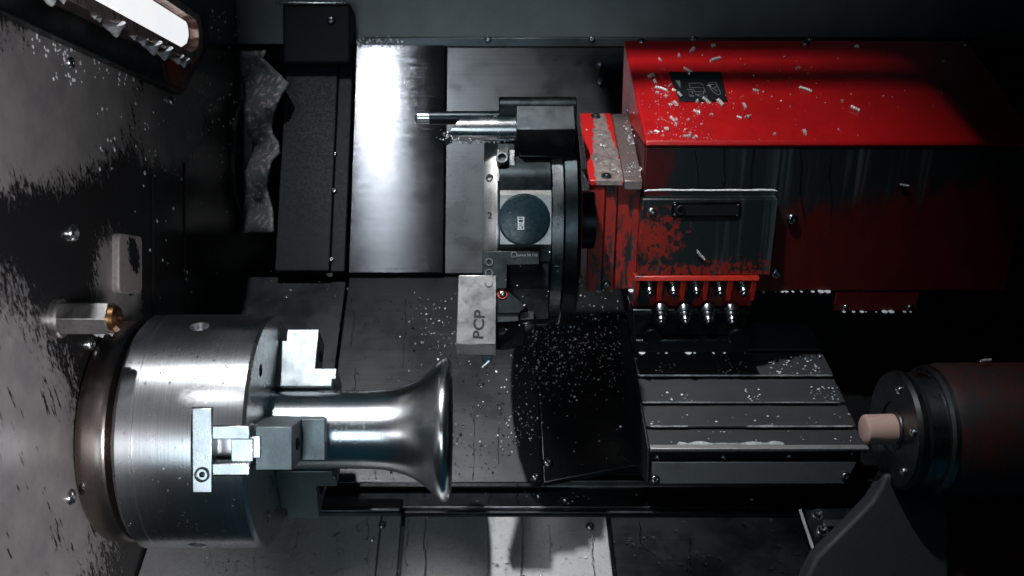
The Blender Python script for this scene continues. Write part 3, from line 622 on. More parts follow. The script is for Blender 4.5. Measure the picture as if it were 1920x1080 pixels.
nt.links.new(mixc(nt, gm, mixc(nt, ramp(nt, nz, .3, .7), (0.085, 0.005, 0.006), (0.06, 0.004, 0.005)), gc), bb.inputs['Base Color']); bb.inputs['Roughness'].default_value = .4
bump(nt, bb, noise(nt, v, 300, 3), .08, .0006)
fpn = mb.build('front_panel', 'red_front_shade_grime', ho, .002)
mb = MB(); a, b_ = off(lerp(Ht, Hf, .88), nf, .0030), off(lerp(Ht, Hf, 1.035), nf, .0030); mb.slab(a, b_, xx(1566, 1.05), xx(1722, 1.05), .008); mb.build('skirt', 'red_front_shade_grime', ho, .001)
screws(ho, HFP, [(1485, 410, 1.3), (1455, 512, 1.25)], SCREW)
screws(ho, Plane(off(Ht, nf, .0030), off(Hf, nf, .0030)), [(1586, 577, .9), (1706, 577, .9)], SCREW)
screws(ho, HTP, [(1203, 78), (1510, 82), (1812, 84)], SCREW)
# access cover on the front with name plate
Aa, Ab = lerp(Ht, Hf, .315), lerp(Ht, Hf, .775); AX0, AX1 = .1665, xx(1458, .998)
mb = MB(); o1, o2 = off(Aa, nf, -.010), off(Ab, nf, -.014)
mb.px([o1, o2, off(Ab, nf, .004), off(Aa, nf, .004)], AX0, AX1); ac = mb.build('access_cover', 'red_grimy', ho, .002)
APL = Plane(o1, o2)
m, nt, bb = nodes('cover_grime')
pc = APL.hit(1225, 445); vv = N(nt, 'ShaderNodeSeparateXYZ'); nt.links.new(wcoords(nt, (1, 1, 1), (0, 0, 0), pc, 'TEXTURE'), vv.inputs[0])
nz = noise(nt, wcoords(nt, (1, .8, .8)), 150, 10, .76, .4)
d1 = math2(nt, 'SQRT', math2(nt, 'ADD', math2(nt, 'POWER', math2(nt, 'MULTIPLY', vv.outputs[0], 26), 2.0), math2(nt, 'POWER', math2(nt, 'MULTIPLY', vv.outputs[2], 30), 2.0)), 0)
d2 = math2(nt, 'ADD', math2(nt, 'MULTIPLY', vv.outputs[2], 34), 1.75)
dd = math2(nt, 'MINIMUM', d1, d2)
gm = ramp(nt, math2(nt, 'ADD', dd, math2(nt, 'MULTIPLY', math2(nt, 'SUBTRACT', nz, .5), 5.2)), .35, .75)
stq = noise(nt, wcoords(nt, (1, .03, .03)), 75, 4, .6, .2)
gc = mixc(nt, ramp(nt, stq, .52, .72), (0.010, 0.015, 0.017), (0.075, 0.095, 0.10))
nt.links.new(mixc(nt, gm, mixc(nt, ramp(nt, nz, .3, .6), (0.22, 0.016, 0.010), (0.32, 0.022, 0.012)), gc), bb.inputs['Base Color']); bb.inputs['Roughness'].default_value = .38
bump(nt, bb, math2(nt, 'ADD', noise(nt, wcoords(nt), 300, 3), math2(nt, 'MULTIPLY', gm, -.7)), .15, .0006)
ac.data.materials[0] = MT['cover_grime']
c1, c2 = APL.hit(1260, 378), APL.hit(1388, 408); mid = (c1+c2)/2; du = (Vector((0, 0, 1))-APL.n*APL.n.z).normalized(); hw_, hh_ = (c2.x-c1.x)/2, abs((c2-c1).dot(du))/2
mb = MB(); mb.prism([mid+XA*p_[0]+du*p_[1]-APL.n*.001 for p_ in rrect(0, 0, hw_, hh_, .004)], APL.n*.0025); npl = mb.build('name_plate', 'black_oxide', ho, .0007)
mb = MB(); mb.prism([mid+XA*p_[0]+du*p_[1]+APL.n*.001 for p_ in rrect(0, 0, hw_-.003, hh_-.003, .003)], APL.n*.0009); mb.build('plate_field', 'black_plastic', npl)
for sx in (-1, 1):
    for sy in (-1, 1): inst(SCREWB, 'rivet', npl, mid+XA*(sx*(hw_-.0035))+du*(sy*(hh_-.0035))+APL.n*.0008, APL.n, 0, .35)
mb = MB(); mb.lathe([(-.002, .0050), (.0010, .0052), (.0014, .0046), (.0014, .0036), (.0004, .0034), (.0004, 0)], mid-XA*(hw_-.0095)+APL.n*.0015, APL.n, 20); mb.build('seal_button', 'holder_steel', npl)
screws(ho, APL, [(1222, 396, .9)], SCREWB)
# manifold: castellated block, fins, fittings
Ma, Mb_ = lerp(Ht, Hf, .780), lerp(Ht, Hf, .99)
MX0, MX1 = xx(1190, 1.02), xx(1424, 1.02)
mb = MB(); mb.px([off(Ma, nf, -.006), off(Mb_, nf, -.003), off(Mb_, nf, .03), off(Ma, nf, .03)], MX0+.001, MX1-.001); mb.build('manifold_back', 'red_grimy', ho, .001)
mb = MB(); mb.px([off(lerp(Ht, Hf, .772), nf, -.0155), off(lerp(Ht, Hf, .800), nf, -.0185), off(lerp(Ht, Hf, .800), nf, .01), off(lerp(Ht, Hf, .772), nf, .01)], MX0, MX1); mb.build('manifold_lip', 'red_fin', ho, .0012)
MP = Plane(off(Ma, nf, -.006), off(Mb_, nf, -.003))
for k, px in enumerate((1195, 1239, 1282, 1325, 1370, 1415)):
    x = xx(px, 1.02); mb = MB(); mb.px([off(lerp(Ht, Hf, .801), nf, -.0175), off(lerp(Ht, Hf, .93), nf, -.0145), off(lerp(Ht, Hf, .93), nf, .0), off(lerp(Ht, Hf, .801), nf, .0)], x-.0030, x+.0030); mb.build('fin', 'red_fin', ho, .0008)
fd = (MP.n*.75 - du*.66).normalized()
for px in (1217, 1261, 1304, 1348, 1392): inst(FIT, 'hose_fitting', ho, MP.hit(px, 531)+MP.n*.002, fd, 0, 1.05)
mb = MB(); mb.px([off(Mb_, nf, -.012), off(lerp(Ht, Hf, 1.02), nf, -.014), off(lerp(Ht, Hf, 1.02), nf, .03), off(Mb_, nf, .03)], MX0, MX1-.004); mb.build('manifold_ledge', 'black_oxide', ho, .0015)
m2a, m2b = off(lerp(Ht, Hf, 1.021), nf, -.010), off(lerp(Ht, Hf, 1.16), nf, -.012)
mb = MB(); mb.px([m2a, m2b, off(m2b, nf, .04), off(m2a, nf, .04)], MX0+.002, MX1-.006); mb.build('lower_manifold', 'black_oxide', ho, .001)
MP2 = Plane(m2a, m2b)
for px in (1238, 1283, 1326, 1370): inst(FIT, 'hose_fitting', ho, MP2.hit(px, 584)+MP2.n*.002, fd, 0, 1.05)
m3a, m3b = off(lerp(Ht, Hf, 1.165), nf, -.022), off(lerp(Ht, Hf, 1.255), nf, -.020)
mb = MB(); mb.px([m3a, m3b, off(m3b, nf, .03), off(m3a, nf, .03)], MX0+.004, MX1-.002); mb.build('clamp_bar', 'black_oxide', ho, .002)
MP3 = Plane(m3a, m3b)
for px in (1222, 1382):
    mb = MB(); mb.lathe([(-.004, .0105), (.002, .0105), (.0035, .009), (.0035, 0)], MP3.hit(px, 630), MP3.n, 20); mb.build('clamp_button', 'black_oxide', ho)
# warning plate on the top
q0 = [HTP.hit(*p_, .0006) for p_ in ((1253, 137), (1352, 137), (1364, 191), (1274, 192))]
mb = MB(); mb.prism(q0, HTP.n*.0012); wpn = mb.build('warning_plate', 'black_plastic', ho, .0004)
def strokes(pl, lift, parent, mat, name, segs, wd=.0005):
    mb = MB()
    for (x1, y1, x2, y2) in segs:
        a, b_ = pl.hit(x1, y1, lift), pl.hit(x2, y2, lift); d = (b_-a).normalized(); s = pl.n.cross(d)*wd
        mb.prism([a-s, b_-s, b_+s, a+s], pl.n*.0003)
    return mb.build(name, mat, parent)
def cr(l): return [(1200+a/5.4, 70+b_/5.4, 1200+c_/5.4, 70+d_/5.4) for a, b_, c_, d_ in l]
strokes(HTP, .0019, wpn, 'grey_print', 'pictogram', cr([(495, 480, 610, 480), (610, 480, 640, 500), (495, 480, 505, 525), (505, 525, 625, 525), (475, 545, 540, 545), (540, 545, 555, 570), (555, 570, 640, 565), (640, 565, 640, 590), (640, 590, 560, 595), (490, 570, 530, 565), (530, 565, 530, 590), (490, 595, 545, 612), (545, 612, 500, 612), (555, 590, 600, 612), (600, 612, 680, 612), (640, 520, 660, 575)]), .00032)
strokes(HTP, .0019, wpn, 'grey_print', 'pictogram', cr([(690, 480, 760, 470), (690, 480, 710, 540), (710, 540, 780, 510), (780, 510, 760, 470), (710, 540, 770, 590), (770, 590, 800, 600), (800, 600, 815, 585), (815, 585, 785, 520), (690, 500, 745, 490), (730, 530, 780, 560)]), .00032)
mb = MB(); mb.prism([HTP.hit(*p_, .0019) for p_ in cr([(357, 455, 405, 455)])[0:0]] or [HTP.hit(1266, 154, .0019), HTP.hit(1275, 154, .0019), HTP.hit(1275.5, 168, .0019)], HTP.n*.0003); mb.build('pictogram', 'grey_print', wpn)

# collar between turret and housing
Ct, Cb, Cf_ = pt(338, .990), pt(212, 1.090), pt(546, 1.030)
CX0, CXm, CX1 = .1105, xx(1170, .99), .1670
CTP = Plane(Cb, Ct); CFP = Plane(Ct, Cf_)
co = thing('turret_collar', yz(Cf_)+XA*.14, 'worn red collar bracket between turret and red housing', 'bracket')
mb = MB(); mb.px([Ct, off(Ct, (-.97, .24), .006), off(off(Cb, (-.97, .24), .012), (0, 1), 0), Cb], CX0, CXm)
# worn red plate
m, nt, bb = nodes('collar_worn'); pc = CTP.hit(1137, 300)
vv = N(nt, 'ShaderNodeSeparateXYZ'); nt.links.new(wcoords(nt, (1, 1, 1), (0, 0, 0), pc, 'TEXTURE'), vv.inputs[0])
nz = noise(nt, wcoords(nt), 130, 7, .66, .3)
dy_ = ramp(nt, vv.outputs[1], -.055, .025, .62, 1.5)
d1 = math2(nt, 'ADD', math2(nt, 'MULTIPLY', math2(nt, 'ABSOLUTE', vv.outputs[0], 0), 60), math2(nt, 'MULTIPLY', math2(nt, 'MAXIMUM', vv.outputs[1], 0), 6))
edge = ramp(nt, vv.outputs[1], -.046, -.041)
wm = ramp(nt, math2(nt, 'ADD', d1, math2(nt, 'MULTIPLY', math2(nt, 'SUBTRACT', nz, .5), 1.1)), .86, .95)
wm = math2(nt, 'MULTIPLY', wm, edge)
nt.links.new(mixc(nt, wm, mixc(nt, ramp(nt, nz, .35, .65), (0.13, 0.10, 0.095), (0.28, 0.23, 0.21)), (0.50, 0.008, 0.008)), bb.inputs['Base Color']); bb.inputs['Roughness'].default_value = .42
bump(nt, bb, math2(nt, 'ADD', nz, wm), .2, .0005)
mb.build('top_plate', 'collar_worn', co, .0010)
mb = MB(); c3 = off(Ct, (-.97, .24), .0005); mb.px([c3, off(c3, (-.97, .24), .010), off(off(Cb, (-.97, .24), .012), (0, 1), 0), off(Cb, (-.97, .24), .0005)], CXm+.0006, CX1); mb.build('side_plate', 'bare_collar', co, .0010)
a = off(off(Ct, (-.97, .24), .0065), nf, .002); 
for x0, x1, dz, mt_ in ((CX0+.0005, CX0+.0175, .0, 'red_grimy'), (CX0+.0178, CXm-.0055, .003, 'red_grimy'), (CXm-.005, CX1-.0002, .006, 'red_grimy')):
    mb = MB(); n = nrm2(Ct, Cf_); aa, bb_ = off(a, n, dz), off(Cf_, n, dz); mb.px([aa, bb_, off(bb_, n, .09-dz), off(aa, n, .09-dz)], x0, x1); mb.build('front_rib', mt_, co, .0012)
screws(co, CTP, [(1117, 218), (1137, 330)], WASHER, 'washer_screw', .62)
screws(co, CFP, [(1138, 533)], SCREW, sc=1.0)

# ================================================================== CROSS SLIDE COVER
cs = thing('slatted_cover', wp(1410, 880, 1.0), 'dark telescopic slide cover of wide stepped steel slats', 'way cover')
KA, KB = pt(610, 1.135), pt(846, .985)
nk = nrm2(KA, KB); CSX0, CSX1 = .1745, xx(1627, .985)
rows = [600, 656, 705, 755, 800, 840]
def kp(py):                                                # where a row meets the cover plane
    d = ((540-py)/F, 1.0); ny, nz_ = nk; k = (KA[0]*ny+KA[1]*nz_)/(d[0]*ny+d[1]*nz_); return (d[0]*k, d[1]*k)
for i in range(5):
    a, b_ = kp(rows[i]), kp(rows[i+1]); a = off(a, nk, .0040); b_ = off(b_, nk, -.001)
    sp = lerp(a, b_, 1.0); mb = MB()
    inn = off(b_, nk, .0035)
    mb.px([a, lerp(a, b_, .975), b_, inn, off(a, nk, .012)], CSX0, CSX1-.0015*(4-i)); mb.build('slat', 'slat_steel', cs, .0011, 3)
a = off(kp(836), nk, -.0025); b_ = off(kp(846), nk, -.004); fr = (b_[0]-.004, b_[1]+.003)
mb = MB(); mb.px([a, b_, fr, (fr[0]+.003, fr[1]+.012), off(a, nk, .012)], CSX0-.0005, CSX1+.001); mb.build('edge_strip', 'tray_sheet', cs, .0018, 3)
ea = (fr[0]+.0005, fr[1]+.006); eb = pt(864, ea[1]+.006); ec = pt(906, eb[1]-.002)
mb = MB(); mb.px([ea, eb, (eb[0], eb[1]+.05), (ea[0], ea[1]+.05)], CSX0+.001, CSX1-.004); mb.build('recess_strip', 'dark_sheet', cs, .001)
mb = MB(); n0 = eb; P = [cf(CSX0+.003, eb[0], eb[1]-.006), cf(CSX1-.008, eb[0], eb[1]-.006), cf(CSX1-.022, ec[0], ec[1]-.006), cf(CSX0+.002, ec[0], ec[1]-.006)]
mb.prism(P, FW*.05); mb.build('apron', 'cast_grey', cs, .0012)
RP = Plane(ea, eb); screws(cs, RP, [(1233, 858), (1357, 858), (1480, 856), (1600, 852)], SCREW, sc=.8)
AP = Plane((eb[0], eb[1]-.006), (ec[0], ec[1]-.006)); screws(cs, AP, [(1228, 899), (1585, 893)], SCREW, sc=1.1)
mb = MB(); P = [cf(CSX0-.003, *kp(600)), cf(CSX0-.003, *kp(840)), cf(CSX0-.003, ec[0], ec[1]), cf(CSX0-.003, ec[0], ec[1]+.10), cf(CSX0-.003, kp(600)[0], kp(600)[1]+.12)]
mb.prism(P, XA*.0028); mb.build('side_cheek', 'dark_sheet', cs, .0008)
mb = MB(); P = [cf(CSX0, *off(kp(600), nk, .014)), cf(CSX0, *off(kp(836), nk, .014)), cf(CSX0, ec[0]+.01, ec[1]+.03), cf(CSX0, ec[0], ec[1]+.16), cf(CSX0, kp(600)[0], kp(600)[1]+.12)]
mb.prism(P, XA*(CSX1-CSX0-.02)); mb.build('carriage', 'dark_sheet', cs)

# ================================================================== TAILSTOCK
ts = thing('tailstock', cf(.43, -.30, .93), 'dark red tailstock with round steel flange at right', 'tailstock')
TX = xs(1674)
mb = MB(); mb.lathe([(TX, 0), (TX, .0195), (TX+.0012, .0200), (TX+.0012, .0265), (TX, .0270), (TX, .0545), (TX+.0035, .0570), (TX+.0075, .0570), (TX+.0085, .0560), (TX+.0085, .050), (TX+.02, .050), (TX+.02, 0)], SP, XA, 96); mb.build('flange', 'holder_steel', ts)
mb = MB(); mb.lathe([(TX+.0095, .0), (TX+.0095, .0545), (TX+.0135, .0550), (TX+.0135, 0)], SP, XA, 80); mb.build('groove_ring', 'black_plastic', ts)
mb = MB(); mb.lathe([(TX+.0137, 0), (TX+.0137, .0545), (TX+.028, .0560), (TX+.0285, .0590), (TX+.0310, .0615), (TX+.0350, .0620), (TX+.0350, 0)], SP, XA, 96); mb.build('clamp_ring', 'turret_steel', ts)
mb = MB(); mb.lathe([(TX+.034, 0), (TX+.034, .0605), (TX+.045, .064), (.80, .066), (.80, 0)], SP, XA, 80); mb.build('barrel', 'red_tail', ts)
for dg, rr in ((62, .042), (-4, .044), (-66, .043)): inst(SCREWB, 'flange_screw', ts, SP+XA*TX+radial(dg)*rr, -XA, 0, .9)
mb = MB(); mb.lathe([(TX-.0290, 0), (TX-.0290, .0105), (TX-.0282, .0128), (TX-.0265, .0143), (TX-.004, .0150), (TX+.002, .0150), (TX+.002, 0)], SP, XA, 40, ); tip = mb.build('tip_cap', 'pink_plastic', ts); tip['label'] = 'pale pink plastic cap on the tailstock centre'
# foot casting
o_ = [(1664, 890), (1655, 915), (1640, 940), (1610, 972), (1570, 1012), (1535, 1046), (1515, 1085), (1490, 1180), (1786, 1180), (1786, 893), (1750, 890)]
mb = MB(); mb.prism([cf(xx(a, .90), (540-b_)/F*.90, .905) for a, b_ in o_], FW*.022); mb.build('foot', 'cast_grey', ts, .004, 3)
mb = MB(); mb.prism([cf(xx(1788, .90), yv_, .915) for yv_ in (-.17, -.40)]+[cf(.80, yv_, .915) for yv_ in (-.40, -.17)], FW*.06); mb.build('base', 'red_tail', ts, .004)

# bracket with bolts at the bottom right
bk = thing('bolted_bracket', wp(1570, 1010, .99), 'black bracket with five domed bolts at the foot of the tailstock', 'bracket')
kA, kB = pt(952, 1.000), pt(1068, .950); KP = Plane(kA, kB); nkb = nrm2(kA, kB)
mb = MB(); pl = [KP.hit(*p_) for p_ in ((1508, 953), (1622, 950), (1640, 985), (1640, 1062), (1530, 1062))]; mb.prism(pl, -KP.n*.022); mb.build('plate', 'black_oxide', bk, .0015)
screws(bk, KP, [(1532, 966), (1598, 965), (1541, 996), (1608, 995), (1553, 1026)], BOLT, 'bolt', .74)
mb = MB(); c0 = KP.hit(1572, 983); d_ = (KP.hit(1572, 973)-c0).normalized(); mb.obox(c0, XA*.017, d_*.0045, KP.n*.003); mb.build('slot_key', 'holder_steel', bk, .001)
mb = MB(); mb.tube([KP.hit(1500, 960, .002), KP.hit(1545, 1095, .002)], .004, 8); mb.build('edge_bead', 'cover_sheet', bk)

# ================================================================== HEX STUD, LAMP, FLAP
hx = cf(0, -(597-540)/F*.774, .774); hxp = hx+XA*XW
hs = thing('hex_nozzle', hxp, 'bright hexagonal steel nozzle sticking out of the left wall beside the chuck', 'nozzle')
hxv = []; 
hexp = [hx+XA*(XW+.0065)+(UP*math.sin(R(60*k))+FW*math.cos(R(60*k)))*.0148 for k in range(6)]
mb = MB(); mb.prism(hexp, XA*(xx(206, .77)-XW-.0065)); mb.build('hex_body', 'tool_steel', hs, .0008)
mb = MB(); mb.lathe([(XW-.004, 0), (XW-.004, .0165), (XW+.005, .0165), (XW+.0066, .0150), (XW+.0066, 0)], hx, XA, 32); mb.build('base_washer', 'tool_steel', hs)
xe = xx(206, .77); mb = MB(); mb.lathe([(xe-.002, 0), (xe-.002, .0115), (xe+.004, .0110), (xe+.0065, .0085), (xe+.0065, .004), (xe+.002, .0035), (xe+.002, 0)], hx, XA, 28); mb.build('nozzle_tip', 'brass', hs)

XL = -.325; lampp = XPlane(XL)
def lc_(px, py, x=XL):
    z = x*F/(px-X0); return ((540-py)/F*z, z)
dl = Vector((.080, 1.0)).normalized(); nl = Vector((dl.y, -dl.x))     # (up, depth): along the lamp, across the lamp
LK = .942; o0 = Vector((.2415+.08*(1.0-.805), 1.0))*LK                              # lower outer edge at depth 1.0
def lq(s, t, x): q = o0+(dl*s+nl*t)*LK; return cf(x, q.x, q.y)
la = thing('machine_lamp', lq(-.1, .03, XW), 'long glowing machine lamp in a metal frame on the upper left wall', 'lamp')
LE, W_ = .145, .062
outer = [(-.55, 0), (LE-.040, 0), (LE-.006, .018), (LE, .030), (LE, W_-.012), (LE-.012, W_), (-.55, W_)]
inner = [(-.53, .012), (LE-.046, .012), (LE-.022, .022), (LE-.014, .034), (LE-.016, .046), (LE-.026, W_-.008), (-.53, W_-.008)]
mb = MB(); n = len(outer); vs = [lq(*p_, XL) for p_ in outer]+[lq(*p_, XL) for p_ in inner]+[lq(*p_, XL-.012) for p_ in inner]+[lq(*p_, XW+.001) for p_ in outer]
fs = []
for k in range(n):
    k2 = (k+1) % n; fs += [[k, k2, n+k2, n+k], [n+k, n+k2, 2*n+k2, 2*n+k], [3*n+k, 3*n+k2, k2, k]]
fs += [list(range(3*n, 4*n))]; fs += [[2*n+k for k in range(n)]]
mb.add(vs, fs); mb.build('frame', 'bezel', la, .0012)
inn2 = [(-.52, .0165), (LE-.055, .0165), (LE-.036, .024), (LE-.028, .034), (LE-.030, .044), (LE-.036, W_-.012), (-.52, W_-.012)]
mb = MB(); mb.prism([lq(*p_, XL-.0118) for p_ in inn2], XA*.004); mb.build('diffuser', 'lamp_glow', la, .002)
mb = MB(); mb.prism([cf(XW, *lc_(px, py, -.344)) for px, py in ((-260, -50), (0, 18), (342, 178), (392, 92), (392, 0), (300, -60))], XA*.012); mb.build('mount_plate', 'black_oxide', la, .0015)
mb = MB(); mb.prism([cf(-.3442, *lc_(px, py, -.344)) for px, py in ((303, 118), (336, 104), (375, 108), (345, 170), (309, 152))], XA*.0022); mb.build('red_corner', 'red_shaded', la, .0006)  # corner in a darker red that holds its shade

# torn rubber flap
rows_ = [(95, 455, 490, 500), (108, 453, 484, 494), (122, 452, 482, 505), (140, 456, 484, 526), (160, 460, 486, 543), (178, 462, 484, 530), (200, 462, 482, 518), (225, 463, 484, 512), (248, 466, 488, 512), (268, 478, 496, 524), (285, 478, 494, 526), (300, 468, 486, 512), (320, 462, 482, 506), (345, 464, 484, 504), (370, 462, 486, 508), (395, 456, 486, 512), (415, 454, 488, 514), (437, 452, 486, 515)]
mb = MB(); vs = []
for py, a, b_, c_ in rows_:
    for j in range(7):
        t = j/6; px = (a+(b_-a)*t*2) if t < .5 else (b_+(c_-b_)*(t-.5)*2)
        z = XW*F/(452-X0)*.985 - .055*t + .02*math.sin(py*.05+t*2)+random.uniform(-.003, .003)
        vs.append(wp(px+random.uniform(-1.5, 1.5), py+random.uniform(-2.5, 2.5), z))
fs = [[i*7+j, i*7+j+1, (i+1)*7+j+1, (i+1)*7+j] for i in range(len(rows_)-1) for j in range(6)]
mb.add(vs, fs); fl = thing('rubber_flap', wp(480, 437, 1.40), 'torn grey rubber wiper flap with ragged edges hanging on the left wall', 'rubber flap')
sh = mb.build('sheet', 'rubber', fl, angle=60); md = sh.modifiers.new('thick', 'SOLIDIFY'); md.thickness = .004
mb = MB(); pb = wp(474, 398, 1.392); mb.lathe([(-.03, .012), (.004, .0125), (.008, .012), (.009, .010), (.009, 0)], pb, (XA*.8-FW*.5), 20); mb.build('bolt', 'bezel', fl)
mb = MB(); mb.prism([cf(XW-.001, *lc_(px, py, XW)) for px, py in ((450, 92), (486, 92), (492, 440), (452, 440))], XA*.022); mb.build('backing_strip', 'black_plastic', fl)

# ================================================================== CHIPS, SWARF, COOLANT
def coil(turns, r, pitch, wd, name):
    mb = MB(); n = int(turns*11); vs = []; fs = []; L = turns*pitch
    for i in range(n+1):
        a = 2*math.pi*i/11; rr = r*(1+.10*math.sin(i*.7)); x = i/11*pitch-L/2
        for s in (-.5, .5): vs.append(Vector((x+s*wd, math.cos(a)*rr, math.sin(a)*rr)))
    for i in range(n): fs.append([2*i, 2*i+1, 2*i+3, 2*i+2])
    # second skin gives the ribbon its thickness
    m_ = len(vs)
    for i in range(n+1):
        a = 2*math.pi*i/11; rr = r*(1+.10*math.sin(i*.7))-.00018; x = i/11*pitch-L/2
        for s in (-.5, .5): vs.append(Vector((x+s*wd, math.cos(a)*rr, math.sin(a)*rr)))
    for i in range(n):
        fs.append([m_+2*i, m_+2*i+2, m_+2*i+3, m_+2*i+1]); fs.append([2*i, 2*i+2, m_+2*i+2, m_+2*i]); fs.append([2*i+1, m_+2*i+1, m_+2*i+3, 2*i+3])
    mb.add(vs, fs); return mb.mesh(name, 'chip_alu', Vector(), 60)
CH = [coil(4.2, .0013, .0019, .0013, 'metal_chip'), coil(3.0, .0015, .0021, .0014, 'metal_chip'), coil(1.4, .0014, .0018, .0012, 'metal_chip'), coil(5.6, .0012, .0018, .0013, 'metal_chip')]
def chip(plane, px, py, ang, k, sc=1.0):
    o = bpy.data.objects.new('metal_chip', CH[k]); COL.objects.link(o); n = plane.n; p = plane.hit(px, py, .0011*sc)
    u = (UP-n*UP.dot(n)).normalized(); d = XA*math.cos(R(ang))+u*math.sin(R(ang)); v = n.cross(d)
    o.rotation_euler = (Matrix((d, v, n)).transposed() @ Matrix.Rotation(random.uniform(0, 6), 3, 'X')).to_euler(); o.location = p; o.scale = (sc, sc, sc); return o
tops = [(1237, 113, -65, 1), (1273, 106, 88, 1), (1298, 96, 62, 1), (1341, 113, 22, 3), (1336, 88, 20, 2), (1289, 133, -50, 0), (1292, 140, -40, 2), (1220, 144, 30, 1), (1228, 155, -80, 1), (1239, 168, -35, 3), (1232, 176, 0, 2), (1256, 161, 60, 0), (1264, 170, -30, 1), (1274, 179, -75, 0), (1248, 183, 10, 2), (1266, 196, -80, 1), (1256, 199, 0, 2), (1307, 191, 70, 1), (1325, 191, -55, 0), (1350, 194, -78, 0), (1306, 211, -42, 0), (1261, 225, -75, 0), (1267, 235, 85, 1), (1290, 226, 50, 2), (1315, 234, 30, 2), (1334, 217, 10, 2), (1396, 200, -78, 0), (1386, 221, -25, 1), (1402, 222, 20, 2), (1288, 257, 20, 1), (1293, 252, 50, 2), (1249, 244, 0, 2), (1231, 248, -35, 1), (1243, 255, 30, 2), (1220, 251, 30, 2), (1304, 259, 10, 2), (1470, 108, 62, 2), (1417, 171, -10, 1), (1453, 253, 20, 2), (1510, 169, -25, 3), (1603, 206, -45, 0), (1578, 191, 60, 2), (1496, 130, 40, 2), (1509, 250, 80, 1), (1506, 246, 40, 2), (1605, 89, -10, 2), (1768, 117, 30, 2), (1330, 165, 30, 2)]
for px, py, a, k in tops:
    tag(chip(HTP, px, py, a+random.uniform(-12, 12), k, random.uniform(.8, 1.6)), 'small curled silver metal chip lying on the red housing top', 'metal chip', 'metal chips on the red housing')
tag(chip(APL, 1313, 478, -48, 3, 1.25), 'long silver metal chip stuck slantwise on the black access cover', 'metal chip')
tag(chip(HFP, 1696, 347, -12, 3, .9), 'thin metal chip stuck on the dark housing front at right', 'metal chip')
for px, py, a, k in ((1100, 245, -20, 2), (1125, 255, 10, 1), (1140, 290, 60, 2), (1118, 300, 0, 2), (1133, 276, -40, 2), (1150, 320, 10, 1)):
    tag(chip(CTP, px, py, a, k, .85), 'small silver metal chip on the worn red collar plate', 'metal chip', 'metal chips on the red collar')
def on_barrel(px, py, a, k):
    o = chip(Plane(pt(675, .885), pt(800, .835)), px, py, a, k, 1.1); return o
tag(on_barrel(1848, 677, 8, 3), 'silver metal chip on the dark red tailstock barrel', 'metal chip')
# swarf heaps: bits nobody could count
def flake(mb, p, n, size):
    n = Vector(n); u = n.orthogonal().normalized(); v = n.cross(u); a = random.uniform(0, 6.28); d = u*math.cos(a)+v*math.sin(a); e_ = n.cross(d)
    m_ = random.choice((2, 3, 4)); r = size*random.uniform(.35, .6); w_ = size*random.uniform(.25, .45); vs = []
    t0 = random.uniform(0, 3)
    for i in range(m_+1):
        t = t0+i*.8; c = d*(math.cos(t)*r)+n*(math.sin(t)*r+r*.6)
        vs += [p+c-e_*w_+d*(i*w_*.3), p+c+e_*w_+d*(i*w_*.3)]
    k = len(vs); vs += [q+n*.00022 for q in vs]; fs = []
    for i in range(m_): fs += [[2*i, 2*i+1, 2*i+3, 2*i+2], [k+2*i, k+2*i+2, k+2*i+3, k+2*i+1]]
    mb.add(vs, fs)
def swarf(name, plane, regions, label, size=(.0012, .0026)):
    mb = MB()
    for (cx, cy, sx, sy, cnt) in regions:
        for _ in range(cnt):
            flake(mb, plane.hit(random.gauss(cx, sx), random.gauss(cy, sy)), plane.n, random.uniform(*size)*random.choice((.6, .8, 1, 1, 1.3)))
    o = mb.build(name, 'chip_alu', angle=70); return tag(o, label, 'swarf', kind='stuff')
swarf('swarf', SPL, [(1075, 640, 50, 42, 330), (1010, 690, 30, 35, 130), (975, 800, 25, 22, 70), (820, 605, 28, 32, 90), (1100, 730, 60, 60, 60), (900, 750, 70, 60, 70), (1150, 600, 22, 55, 60)], 'fine silver swarf scattered over the dark slope below the turret')
swarf('swarf', HTP, [(1240, 165, 14, 18, 50), (1262, 228, 22, 14, 60), (1290, 256, 30, 4, 30), (1320, 190, 30, 14, 30), (1350, 190, 90, 45, 70), (1550, 170, 120, 40, 40)], 'tiny silver swarf specks sprinkled over the red housing top', (.0008, .0019))
swarf('swarf', CTP, [(1187, 320, 8, 9, 45), (1184, 262, 7, 12, 40), (1178, 235, 6, 8, 16), (1165, 328, 10, 4, 12), (1130, 290, 20, 20, 12)], 'heaps of silver swarf along the seam of the red collar', (.0010, .0020))
swarf('swarf', Plane(pt(70, 1.322), pt(90, 1.328)), [(690, 77, 14, 4, 60), (725, 76, 12, 4, 30)], 'crumbs of swarf along the top edge of the bright sheet', (.0015, .0032))
swarf('swarf', SPL, [(560, 535, 40, 18, 26), (1195, 700, 10, 90, 26)], 'loose swarf specks along the slope edges', (.0008, .0017))
swarf('swarf', gpl, [(1075, 940, 14, 9, 16), (670, 940, 30, 3, 30), (1000, 925, 150, 10, 16)], 'swarf crumbs lying in the dark rail gutter', (.0008, .0016))
swarf('swarf', Plane(pt(225, .852), pt(265, .850)), [(838, 255, 6, 6, 30), (880, 262, 26, 3, 20)], 'swarf clogging the tip of the near boring bar', (.0007, .0016))
swarf('swarf', fp, [(990, 560, 40, 60, 24)], 'silver swarf specks stuck on the turret tool holder', (.0006, .0012))
